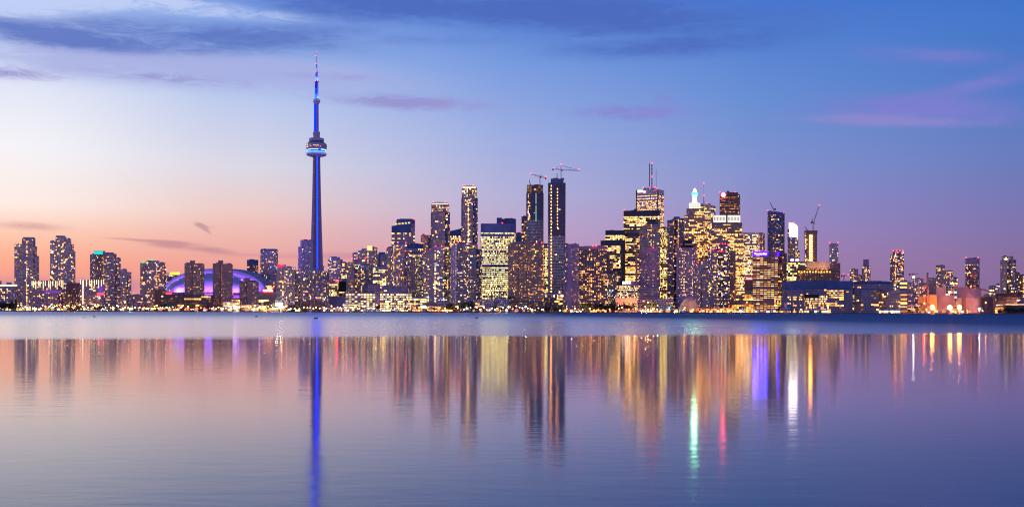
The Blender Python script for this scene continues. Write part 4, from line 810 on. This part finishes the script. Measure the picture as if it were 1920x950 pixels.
m.build('roof_seam', ROOFG, d_)
for k in range(1, 10):      # ribs of the front quarter dome
    a = math.pi*k/10; pr = None; m = MB(do)
    for j in range(9):
        f = .12+.88*j/8; s_ = math.sin(f*math.pi/2); yy = YD+7-67*math.cos(f*math.pi/2)
        p = (X_(396,549,YD)+83.4*UD*math.cos(a)*s_**.55, yy-.8, zb+35.9*UD*math.sin(a)*s_)
        if pr: m.tube(pr, p, .45, n=4)
        pr = p
    m.build('roof_rib', ROOFG, d_)
m = MB(do); m.lathe(DX, YD+75, [(GZ,122),(zb+2,122),(zb+2.5,118)], 40); m.build('stadium_wall', wmat('beige'), d_)
VIO = (.22,.08,1.0)
for x, y, yy, pw in ((318,545.5,-40,5),(331,545.5,-62,8),(344,545.5,-72,8),(358,545.5,-80,6),(372,545,-84,6),(390,545,-86,10),(408,545,-84,6),(433,545.5,-72,6),(447,545.5,-62,6),(462,545,-50,3),(486,540,-10,5)):
    Y2 = YD+yy; p = (X_(x,y,Y2), Y2, Z_(x,y,Y2)); mb = MB(do); mb.box(p[0]-1,p[0]+1,p[1]-1,p[1]+1,p[2]-2,p[2]-.6); mb.build('floodlight', wmat('steel'), d_)
    slight('roof_floodlight', p, (p[0]*.8+DX*.2, YD+10, zb+34), VIO, pw*19000, 150, .5, d_)
for k in range(10):
    a = math.radians(8+18.2*k); p = (X_(396,549,YD)+84*UD*math.cos(a), YD-16, zb+33*UD*math.sin(a)+3.5); q_ = (X_(397,549,YD)+92*UD*math.cos(a), YD+15, zb+42*UD*math.sin(a))
    slight('arch_floodlight', p, q_, (.34,.10,1.0), 60000, 160, 1.0, d_)
for x0,x1,y0,y1 in ((311,322,548.5,551.5),(434,437,547.5,552)):
    mb = MB(do); Y2 = YD-50; mb.box(X_(x0,y0,Y2),X_(x1,y0,Y2),Y2,Y2+.6,Z_(x0,y1,Y2),Z_(x0,y0,Y2)); mb.build('red_sign', mat_emit('sign_red',(1,.015,.03),10), d_)
# ------------------------------------------------------------------ cranes
def crane(label, Y, mast, pts, jib, counter, hook=True, reds=(), mr=1.0):
    """mast: (x, y foot, y top); jib and counter: pixel ends of each arm from the mast top"""
    mx, mb_, mt = mast
    r_ = thing('tower_crane', label, 'crane', (X_(mx,mb_,Y), Y, Z_(mx,mb_,Y)), 'tower cranes')
    o = tuple(r_.location); CR = mat_wall('crane_paint', (.30,.24,.26), .6)
    p3 = lambda x, y: (X_(x,y,Y), Y, Z_(x,y,Y))
    def truss(m, a, b, h, r):
        a, b = Vector(a), Vector(b); n_ = max(4, int((b-a).length/(h*1.6))); dv = (b-a).normalized()
        up = Vector((0,0,1)) if abs(dv.z) < .8 else Vector((1,0,0)); sd = dv.cross(up).normalized(); up = sd.cross(dv).normalized()
        ch = [up*h*.5+sd*h*.5, up*h*.5-sd*h*.5, -up*h*.5+sd*h*.5, -up*h*.5-sd*h*.5]
        for c in ch: m.tube(a+c, b+c, r, n=4)
        for k in range(n_):
            q0, q1 = a+(b-a)*(k/n_), a+(b-a)*((k+1)/n_)
            m.tube(q0+ch[k%2], q1+ch[(k+1)%2], r*.7, n=3); m.tube(q0+ch[2+k%2], q1+ch[2+(k+1)%2], r*.7, n=3); m.tube(q0+ch[0 if k%2 else 2], q1+ch[2 if k%2 else 0], r*.7, n=3)
    m = MB(o); truss(m, p3(mx,mb_), p3(mx,mt), 2.2*mr, .34*mr); m.build('mast', mat_wall('crane_pale',(.5,.46,.5),.6), r_)
    m = MB(o); truss(m, p3(*jib[0]), p3(*jib[1]), 1.7*mr, .26*mr); m.build('jib', CR, r_)
    m = MB(o); truss(m, p3(*counter[0]), p3(*counter[1]), 1.5*mr, .3*mr); m.build('counter_jib', CR, r_)
    c = p3(*counter[1]); m = MB(o); m.box(c[0]-1.6,c[0]+1.6,c[1]-1,c[1]+1,c[2]-3.4,c[2]+.6); m.build('counterweight', wmat('dark'), r_)
    c = p3(mx,mt); m = MB(o); m.box(c[0]+.6,c[0]+3,c[1]-1.4,c[1]+1,c[2]-2.2,c[2]+.8); m.build('cab', wmat('dark'), r_)
    for a, b in pts:
        m = MB(o); m.tube(p3(*a), p3(*b), .30*mr if (a,b) != pts[0] else .8*mr, n=4); m.build('tie_bar' if (a,b) != pts[0] else 'apex_mast', CR, r_)
    for px, py in reds:
        q_ = MB(o); p = p3(px,py); q_.ball((p[0],p[1]-1.5,p[2]),1.15*mr,6); q_.build('beacon', RED(), r_)
crane('hammerhead crane on the taller unfinished tower', 2655, (1052.3,338,319), [((1052.3,319),(1051.2,309.5)),((1051.2,310),(1070,316)),((1051.2,310),(1085,318.5)),((1051.2,310),(1038,316)),((1070,313),(1070,318))], ((1052.5,318),(1088,320)), ((1052,318),(1037,316.5)), reds=((1051.5,309),(1085,318),(1038.5,315.5)))
crane('luffing crane on the shorter unfinished tower', 2690, (1012.5,349,332), [((1012.5,332),(1014.5,328.5)),((1014.5,328.5),(1003,328.5)),((1014.5,328.5),(1022,331.5))], ((1013,331.5),(994.5,326)), ((1013,331.5),(1023,333)), reds=((995.5,325),(1023,331.5)))
crane('small crane on the dark blue tower with the sloping roof', 2880, (1450.5,400,392), [((1450.5,392),(1448,388)),((1448,388),(1444,380))], ((1450.5,393),(1443.5,379)), ((1450.5,393),(1453.5,391)), mr=.8)
crane('leaning crane on the rusty unfinished tower', 2830, (1525,436,418), [((1525,418),(1522,410)),((1522,410),(1530,401)),((1522,410),(1521.5,416))], ((1525.5,417),(1536,385)), ((1525,417.5),(1521.5,416)), reds=((1536,384.6),))
crane('tiny crane with red lamps beside the brown historic building', 3050, (1582,531,516), [((1582,516),(1582,513.5)),((1582,513.5),(1590,515.5))], ((1582,516),(1590.5,516)), ((1582,516),(1578.5,516)), reds=((1582,513.4),(1590,514.8)), mr=.9)
crane('tiny crane over the grey apartment slabs', 3000, (1711.5,530,513.5), [((1711.5,513.5),(1711.3,510.5)),((1711.3,510.5),(1721,513.5))], ((1711.5,513.5),(1722,513.8)), ((1711.5,513.5),(1705.5,513.3)), mr=.9)
b_ = thing('work_lamp', 'violet work lamp hanging under the tiny crane', 'lamp', (X_(1713,520,2935), 2935, Z_(1713,520,2935))); q_ = MB(tuple(b_.location)); p = b_.location
q_.ball((p[0],p[1],p[2]+1),2.3,8); q_.build('bulb', mat_emit('lamp_violet',(.9,.78,.8),45), b_); q_ = MB(tuple(p)); q_.tube((p[0],p[1],p[2]+3),(p[0],p[1],p[2]+9),.2,n=4); q_.build('cable', wmat('dark'), b_)
for label, Y, a, b2 in (('stub of a climbing crane on the shorter unfinished tower',2670,(994.5,347),(992.5,337.5)),('thin vertical mast on the taller unfinished tower',2640,(1044.5,335),(1044.5,324.5)),('bent boom on the rusty unfinished tower',2805,(1514,432),(1508.5,424))):
    r_ = thing('concrete_boom', label, 'boom', (X_(a[0],a[1],Y), Y, Z_(a[0],a[1],Y))); q_ = MB(tuple(r_.location)); q_.tube((X_(a[0],a[1],Y),Y,Z_(a[0],a[1],Y)),(X_(b2[0],b2[1],Y),Y,Z_(b2[0],b2[1],Y)),1.0,.6,5); q_.build('boom', wmat('dark'), r_)
    q_ = MB(tuple(r_.location)); q_.box(X_(a[0]-1.2,a[1],Y),X_(a[0]+1.2,a[1],Y),Y-1,Y+1,Z_(a[0],a[1]+.4,Y),Z_(a[0],a[1]-1,Y)); q_.build('base', wmat('steel'), r_)
# ------------------------------------------------------------------ chimneys
def chimney(label, x, yt, Y, r0, r1, mat):
    t_ = thing('smokestack', label, 'chimney', (X_(x,575,Y),Y,GZ)); o = tuple(t_.location); z = Z_(x,yt,Y)
    m = MB(o); m.lathe(o[0],o[1],[(GZ,r0),(z-2,r1),(z-1.9,r1*1.15),(z,r1*1.15)],14); m.build('stack', mat, t_)
    m = MB(o); m.lathe(o[0],o[1],[(GZ,r0*1.5),(GZ+4,r0*1.4)],14); m.build('plinth', mat, t_)
chimney('tall dark brick smokestack at the sugar works', 1739, 511, 2352, 2.9, 1.6, wmat('maroon'))
chimney('brick chimney of the old power house below the spire tower', 584.5, 540, 2352, 1.5, 1.0, wmat('brick'))
# ------------------------------------------------------------------ trees along the quay
LEAF = mat_wall('leaf_canopy', (.055,.06,.035), .9, .45, .5); BARK = mat_wall('bark', (.07,.05,.04), .9)
def tree_proto(seed, h, w_):
    r = random.Random(seed); t_ = thing('waterfront_tree', 'dark rounded tree along the quay', 'tree', (0,0,0), 'trees along the quay')
    m = MB(); m.tube((0,0,0),(.1*h*.2,0,h*.45),.26,.16,6)
    for k in range(6):
        a = k*1.05+r.random(); m.tube((0,0,h*(.28+.05*k)),(w_*.3*math.cos(a),w_*.3*math.sin(a),h*(.5+.07*k)),.12,.04,4)
    m.build('trunk', BARK, t_)
    m = MB()
    cl = [(r.gauss(0,w_*.22), r.gauss(0,w_*.22), h*(.62+r.gauss(0,.13)), w_*r.uniform(.13,.26)) for _ in range(22)]
    for cx_, cy_, cz, rr in cl:
        for _ in range(24):
            v = Vector((r.gauss(0,1), r.gauss(0,1), r.gauss(0,.8))).normalized()*rr*r.uniform(.75,1.1); c = Vector((cx_,cy_,cz))+v
            u = Vector((r.gauss(0,1), r.gauss(0,1), r.gauss(0,1))).normalized()*r.uniform(.35,.75); w2 = u.orthogonal().normalized()*r.uniform(.3,.6)
            m.add([tuple(c-u), tuple(c+w2), tuple(c+u), tuple(c-w2)], [(0,1,2,3)])
    m.build('crown', LEAF, t_); return t_
PROT = [tree_proto(3,9,9), tree_proto(5,11,11), tree_proto(8,8,10), tree_proto(13,12,9)]
TREES = [4,11,20,25,29,103,134,142,150,170,176,184,188,197,205,250,262,275,290,306,316,330,362,370,378,387,394,408,505,512,548,556,570,577,690,708,762,780,812,842,848,855,850,858,865,871,877,883,890,930,938,946,964,1006,1024,1030,1042,1052,1092,1104,1116,1098,1110,1122,1128,1134,1140,1150,1160,1172,1180,1190,1210,1222,1704,1720,1748,1846,1874,1886,1893,1901,1908,1916]
used = set()
def nearby(x):
    for a, n_ in ((60,'the blocks of lit fins'),(215,'the teal-topped tower'),(311,'the green-lamped tower'),(440,'the twin brown towers'),(520,'the beige hall'),(600,'the white gridded tower'),(772,'the long lit terminal'),(846,'the wide dark balcony tower'),(905,'the dark blue glass tower'),(1022,'the terraced concrete building'),(1060,'the unfinished towers'),(1156,'the broad dark slab tower'),(1250,'the grey hotel slab'),(1310,'the saucer-roofed hotel'),(1378,'the red-lamped blue tower'),(1465,'the newspaper office block'),(1600,'the long blue glass block'),(1702,'the blue glass college block'),(1845,'the sugar works')):
        if x < a: return n_
    return 'the long grey warehouse'
for i, x in enumerate(TREES):
    Y = 2312+rng.uniform(0,9); k = i % 4; lab = 'dark quayside tree before '+nearby(x)
    if k not in used: used.add(k); o = PROT[k]; o.location = (X_(x,580,Y),Y,GZ); o['label'] = lab
    else: o = dup(PROT[k], (X_(x,580,Y),Y,GZ), lab)
    s_ = rng.uniform(.8,1.25)*(1.5 if 838 < x < 900 or 1090 < x < 1225 or x < 40 else 1); o.scale = (s_*rng.uniform(.9,1.2), s_, s_); o.rotation_euler = (0,0,rng.uniform(0,6.28))
for x, y0, s_ in ((934,561,1.0),(958,560,1.15)):       # garden trees on the terrace
    o = dup(PROT[2 if x < 940 else 1], (X_(x,560,2362),2362,Z_(x,565,2362)), 'bushy tree on the terrace roof before the bright glass office block'); o.scale = (s_*1.1,s_,s_*.8)
# ------------------------------------------------------------------ lamps along the quay
def lamp_proto(kind, col, s, h, r):
    t_ = thing('street_lamp', kind+' street lamp along the quay', 'street lamp', (0,0,0), 'street lamps along the quay')
    m = MB(); m.tube((0,0,0),(0,0,h),.16,.1,6); m.build('pole', wmat('steel'), t_)
    m = MB(); m.ball((0,-.2,h+r*.8),r,8); m.build('lamp_head', mat_emit('lamp_'+kind.replace(' ','_'),col,s), t_); return t_
LK = {'a':('amber',(1,.38,.07),42,7,.85),'o':('orange',(1,.25,.03),50,8,.95),'w':('warm white',(1,.68,.36),48,6,.85),'W':('white',(1,.85,.72),80,6,.95),'p':('pinkish white',(1,.70,.85),12,5,.8),'g':('green',(.2,1,.4),12,6,.9),'r':('red',(1,.012,.02),70,5,.8),'v':('violet',(.4,.2,1),16,5,.8),'t':('teal',(.2,.95,.75),7,5,.8)}
LK['F'] = ('orange flood',(1,.28,.035),260,7,4.0); LK['Q'] = ('white flood',(1,.84,.66),60,8,2.6)
LP = {k: lamp_proto(*v) for k, v in LK.items()}; lused = set()
def lamp(k, x, py, Y, light=0):
    z = Z_(x,py,Y); h = LK[k][3]+.5; lab = LK[k][0]+' street lamp before '+nearby(x)
    loc = (X_(x,py,Y), Y, max(GZ, z-h))
    if k not in lused: lused.add(k); o = LP[k]; o.location = loc; o['label'] = lab
    else: o = dup(LP[k], loc, lab)
    if z-h < GZ: o.scale = (1,1,max(.25,(z-GZ)/h))
    if light: plight('lamp_light', (loc[0], loc[1]-1.5, z+1), LK[k][1], light, .4, o)
ZONES = [(34,150,2.1,'aaoowapag'),(150,262,2.0,'aaowpavta'),(262,400,2.2,'aoawrapwg'),(400,545,2.0,'waWapoawo'),(545,660,4.0,'apwrap'),(660,780,2.8,'aorapWoa'),(780,860,3.4,'aoarwo'),(870,1022,2.4,'apWaowv'),(1050,1160,5.0,'aowra'),(1160,1205,3.0,'rorao'),(1205,1320,1.9,'aaowoaWoa'),(1320,1412,1.6,'oWaowpato'),(1412,1462,2.2,'Wwptaw'),(1462,1600,5.0,'Wwa'),(1600,1702,4.6,'wWaa'),(1702,1850,2.9,'oaoaoa'),(1850,1925,5.5,'aapy')]
LMAX = 0
for x0,x1,st,ks in ZONES:
    x = x0
    while x < x1:
        k = rng.choice(ks)
        if k in LK and LMAX < 238:
            LMAX += 1
            lamp(k, x, min(583.6,578.5+rng.gauss(0,2.6))+.003*(x-960), 2303+rng.uniform(0,14), 9000 if rng.random() < .13 else 0)
        x += st*rng.uniform(.5,1.6)*1.9
for k,x,y,Y,l in (('Q',519,572,2309,45000),('Q',527,572,2309,45000),('w',441,578,2306,30000),('F',1748,579,2318,130000),('o',1737,580,2318,30000),('F',1781,579,2318,170000),('F',1799,579,2318,190000),('o',1733,568,2360,16000),('r',1731,538,2400,0),('r',1730,539,2401,0),('r',1732,539,2401,0),('W',1203,583,2309,26000),('W',1211,583,2309,26000),('a',1215,567,2318,9000),('g',1233,573,2312,8000),('t',1256,573,2312,8000),('o',1220,581,2306,20000),('a',1266,583,2306,22000),('W',1390,586,2303.5,40000),('W',1386,586,2303.6,0),('W',1394,586,2303.6,0),('w',1072,583.5,2306,16000),('w',1081,584,2306,16000),('w',1089,584,2306,16000),('o',1334,583,2306,22000),('o',1352,583,2308,18000),('o',1368,581,2312,18000),('o',1400,581,2312,18000),('o',1400,566,2330,16000),('W',1836,579,2320,20000),('o',1836,582,2318,18000),('v',1842,582,2318,6000),('a',1848,567,2370,9000),('r',632,525,2552,5000),('o',1176,570,2352,30000),('o',1160,572,2352,20000),('o',1190,571,2352,16000),('p',704,582,2306,0),('W',775,582,2306,0),('w',858,573,2306,6000),('o',1284,577,2312,26000),('o',1300,580,2312,16000),('o',500,581,2312,16000),('a',120,574,2330,9000),('a',290,574,2330,9000),('a',222,574,2330,9000),('a',78,579,2330,12000)):
    lamp(k,x,y,Y,l)
# bright screen by the cafes and market stalls with white awnings
def stall(label, x, w_, y, Y, col, s):
    t_ = thing('market_stall', label, 'stall', (X_(x,582,Y),Y,GZ), 'stalls along the quay'); o = tuple(t_.location); u = Y/F; z = Z_(x,y,Y)
    m = MB(o); m.prism([(o[0]-w_*u/2,Y),(o[0]+w_*u/2,Y),(o[0]+w_*u/2,Y+5),(o[0]-w_*u/2,Y+5)], GZ, z-1.2); m.build('booth', wmat('beige'), t_)
    m = MB(o); hw = w_*u/2+.6; m.add([(o[0]-hw,Y-1.2,z-1.2),(o[0]+hw,Y-1.2,z-1.2),(o[0]+hw,Y+5.5,z-1.2),(o[0]-hw,Y+5.5,z-1.2),(o[0]-hw*.3,Y+2,z+1),(o[0]+hw*.3,Y+2,z+1)],[(0,1,5,4),(1,2,5),(2,3,4,5),(3,0,4),(3,2,1,0)]); m.build('awning', wmat('pale'), t_)
    m = MB(o); m.box(o[0]-w_*u*.38,o[0]+w_*u*.38,Y-.4,Y-.1,max(GZ+.6,z-5.2),z-1.9); m.build('lit_counter', mat_emit('stall_%s'%col[0],col[1],s), t_)
SC = [('amber',(1,.46,.14)),('white',(1,.82,.62)),('yellow',(1,.62,.20)),('orange',(1,.32,.07))]
for i, x in enumerate([44,62,74,86,98,110,122,158,172,196,212,228,246,268,284,300,318,334,352,368,384,402,416,430,446,462,476,492,506,518,530,608,622,636,652,790,806,822,836,888,902,916,934,950,968,982,998,1224,1240,1252,1268,1282,1296,1318,1332,1346,1360,1376,1388,1418,1428,1440,1452,1730,1742,1756,1770,1786,1804,1818]):
    c = SC[0 if i % 3 == 0 else rng.randrange(4)]
    stall('%s-lit stall with pale awning before %s' % (c[0], nearby(x)), x, rng.uniform(4,8), 578.3+.003*(x-960)+rng.uniform(-1,1.5), 2307+rng.uniform(0,5), c, rng.uniform(.7,1.8))
t_ = thing('screen', 'small bright white screen on the quay right of the long lit terminal', 'screen', (X_(794,575,2322),2322,GZ)); o = tuple(t_.location)
m = MB(o); m.box(X_(789,572,2322),X_(799,572,2322),2322,2322.6,Z_(794,577.5,2322),Z_(794,572.5,2322)); m.build('display', mat_emit('screen_white',(.9,1,.95),3), t_)
m = MB(o); m.box(X_(790,572,2322),X_(798,572,2322),2322.7,2323.5,GZ,Z_(794,572,2322)); m.build('frame', wmat('steel'), t_)
# ------------------------------------------------------------------ boats
def hull(m, x0, x1, Y, w_, z0, z1, rake=.12):
    L_ = x1-x0; S0 = []; n_ = 10
    for z, sh, k in ((z0,.06,.8),(z1,0,1)):
        for i in range(n_+1):
            f = i/n_; prof = min(1, (1-f)*2.6+.02)**.6*min(1, f*9+.75)
            S0.append((x0+L_*(sh+(1-2*sh)*f), Y-w_/2*prof*k, z))
        for i in range(n_,-1,-1):
            f = i/n_; prof = min(1, (1-f)*2.6+.02)**.6*min(1, f*9+.75)
            S0.append((x0+L_*(sh+(1-2*sh)*f), Y+w_/2*prof*k, z))
    N = 2*(n_+1); m.add(S0, [(i,(i+1)%N,N+(i+1)%N,N+i) for i in range(N)]+[tuple(range(N-1,-1,-1)), tuple(range(N,2*N))])
def ferry(label, x0, x1, Y, decks, mats):
    xa, xb = X_(x0,585,Y), X_(x1,585,Y); t_ = thing('ferry', label, 'ferry', ((xa+xb)/2,Y,0)); o = tuple(t_.location)
    m = MB(o); hull(m, xa, xb, Y, 9, .05, 2.0); m.build('hull', wmat(mats[0]), t_)
    z = 2.0; L_ = xb-xa; a, b2 = xa+L_*.06, xb-L_*.10
    for k in range(decks):
        m = MB(o); m.box(a,b2,Y-3.6,Y+3.6,z,z+2.2); m.build('deck', wmat(mats[1]), t_)
        m = MB(o); n_ = int((b2-a)/2.4)
        for i in range(n_): m.box(a+i*2.4+.5,a+i*2.4+2.0,Y-3.68,Y-3.6,z+.7,z+1.7, tuple(c*(.7+.9*rng.random()) for c in (1,.72,.4)) if rng.random() < .6 else (.02,.02,.03))
        m.build('cabin_window', mat_lit(), t_, kind='stuff')
        z += 2.2; a += L_*.06; b2 -= L_*.10
    m = MB(o); m.box((a+b2)/2-1.6,(a+b2)/2+1.6,Y-1.2,Y+1.2,z,z+2); m.build('wheelhouse', wmat(mats[1]), t_)
    m = MB(o); m.tube(((a+b2)/2+2.4,Y,z),((a+b2)/2+2.4,Y,z+4),.12,n=5); m.build('mast', wmat('steel'), t_)
ferry('long white passenger ferry moored before the long lit terminal', 679, 716, 2290, 2, ('pale','pale'))
ferry('small mauve tour boat right of the long white ferry', 733, 753, 2291, 1, ('mauve','pale'))
ferry('small white boat with a dark hull at the wedge-roofed hall', 1273, 1287, 2291, 2, ('dark','pale'))
ferry('little orange boat at the right end of the long lit terminal', 768, 777, 2292, 1, ('rust','mauve'))
ferry('small pale tour boat before the old brick power house', 577, 590, 2291, 1, ('dark','mauve'))
for i, (x0, x1) in enumerate(((412,425),(1470,1478),(1692,1700),(955,966),(1100,1109))):
    xa, xb = X_(x0,586,2293), X_(x1,586,2293); t_ = thing('sailboat', 'small moored sailboat with a bare mast before '+nearby(x0), 'sailboat', ((xa+xb)/2,2293,0), 'moored sailboats'); o = tuple(t_.location)
    m = MB(o); hull(m, xa, xb, 2293, 3, .05, 1.2); m.build('hull', wmat('pale'), t_)
    m = MB(o); m.tube((o[0],2293,1.2),(o[0],2293,12),.09,n=5); m.build('mast', wmat('steel'), t_); m = MB(o); m.tube((o[0],2293,2.2),(o[0]-(xb-xa)*.4,2293,2.4),.1,n=5); m.build('boom', wmat('pale'), t_)
# hangar with the steep orange wedge roof
t_ = thing('warehouse', 'steep wedge-roofed hall glowing orange, before the saucer-roofed hotel', 'hall', (X_(1290,575,2370),2370,GZ)); o = tuple(t_.location); m = MB(o)
P = [(1268,583),(1309.5,584),(1309.5,574),(1303,563),(1296,557.5),(1284,559.5)]
m.add([(X_(x,y,2350+d),2350+d,Z_(x,y,2350+d)) for d in (0,46) for x,y in P], [tuple(range(5,-1,-1)),tuple(range(6,12))]+[(i,(i+1)%6,6+(i+1)%6,6+i) for i in range(6)]); m.build('wedge_roof', wmat('beige'), t_)
m = MB(o); m.box(X_(1290,562,2349),X_(1301,562,2349),2348.6,2349.6,Z_(1295,563.5,2349),Z_(1295,559,2349)); m.build('roof_vent', wmat('mauve'), t_)
# ------------------------------------------------------------------ water birds between the camera and the city
BIRD = mat_wall('dark_plumage', (.045,.04,.04), .8)
def bird(label, x, y, w_, face=1):
    k = (y-HY-.003*(x-960)); Y = CAMH*F/k; u = Y/F; L_ = w_*u
    t_ = thing('waterfowl', label, 'bird', (X_(x,y,Y),Y,0), 'dark birds on the lake'); o = tuple(t_.location)
    m = MB(); 
    prof = [(-.5,.01,.42),(-.42,.10,.34),(-.25,.20,.24),(0,.25,.20),(.22,.22,.22),(.36,.13,.28),(.42,.07,.36)]
    P = []; n_ = 10
    for f, r, zc in prof: P += [(face*f*L_, r*L_*math.cos(2*math.pi*i/n_), zc*L_*.55+r*L_*.8*math.sin(2*math.pi*i/n_)) for i in range(n_)]
    m.add(P, [(k2*n_+i,k2*n_+(i+1)%n_,(k2+1)*n_+(i+1)%n_,(k2+1)*n_+i) for k2 in range(len(prof)-1) for i in range(n_)]+[tuple(range(n_-1,-1,-1)),tuple(range((len(prof)-1)*n_,len(prof)*n_))])
    m.tube((face*.34*L_,0,.24*L_),(face*.40*L_,0,.44*L_),.085*L_,.055*L_,8); m.ball((face*.43*L_,0,.47*L_),.085*L_,8); m.tube((face*.48*L_,0,.47*L_),(face*.60*L_,0,.45*L_),.04*L_,.012*L_,5)
    ob = m.build('body', BIRD, t_)
    for p_ in ob.data.polygons: p_.use_smooth = True
for lab, x, y, w_, fc in (('flat dark bird at the left of a loose pair, far out on the lake',156.5,595.6,4,1),('upright dark bird at the right of a loose pair, far out on the lake',162,595.4,2.4,1),('larger dark bird just right of the loose pair on the lake',177,594,5.5,-1),('dark bird on the lake below the bright pillared pavilion',480.5,594,6,1),('tiny dark bird just right of the one below the pillared pavilion',490.5,594,2.2,1),('largest dark bird, on the lake straight below the spire tower',592,597.5,8,1),('dark bird on the lake below the dark blue glass tower',893.5,596.3,6.5,1)):
    bird(lab, x, y, w_, fc)

# ------------------------------------------------------------------ labels of look-alikes: their order along the quay
ORD = ['first','second','third','fourth','fifth','sixth','seventh','eighth','ninth','tenth','eleventh','twelfth','thirteenth','fourteenth','fifteenth','sixteenth','seventeenth','eighteenth','nineteenth','twentieth']+['twenty-'+q_ for q_ in ('first','second','third','fourth','fifth','sixth','seventh','eighth','ninth')]+['thirtieth']
byl = {}
for o in bpy.data.objects:
    if o.parent is None and 'label' in o and o.name.split('.')[0] in ('waterfront_tree','street_lamp','market_stall'): byl.setdefault(o['label'], []).append(o)
for lab, os_ in byl.items():
    if len(os_) > 1:
        for k, o in enumerate(sorted(os_, key=lambda q_: q_.location.x/q_.location.y)):
            if k < len(ORD): o['label'] = lab+', '+ORD[k]+' from the left'
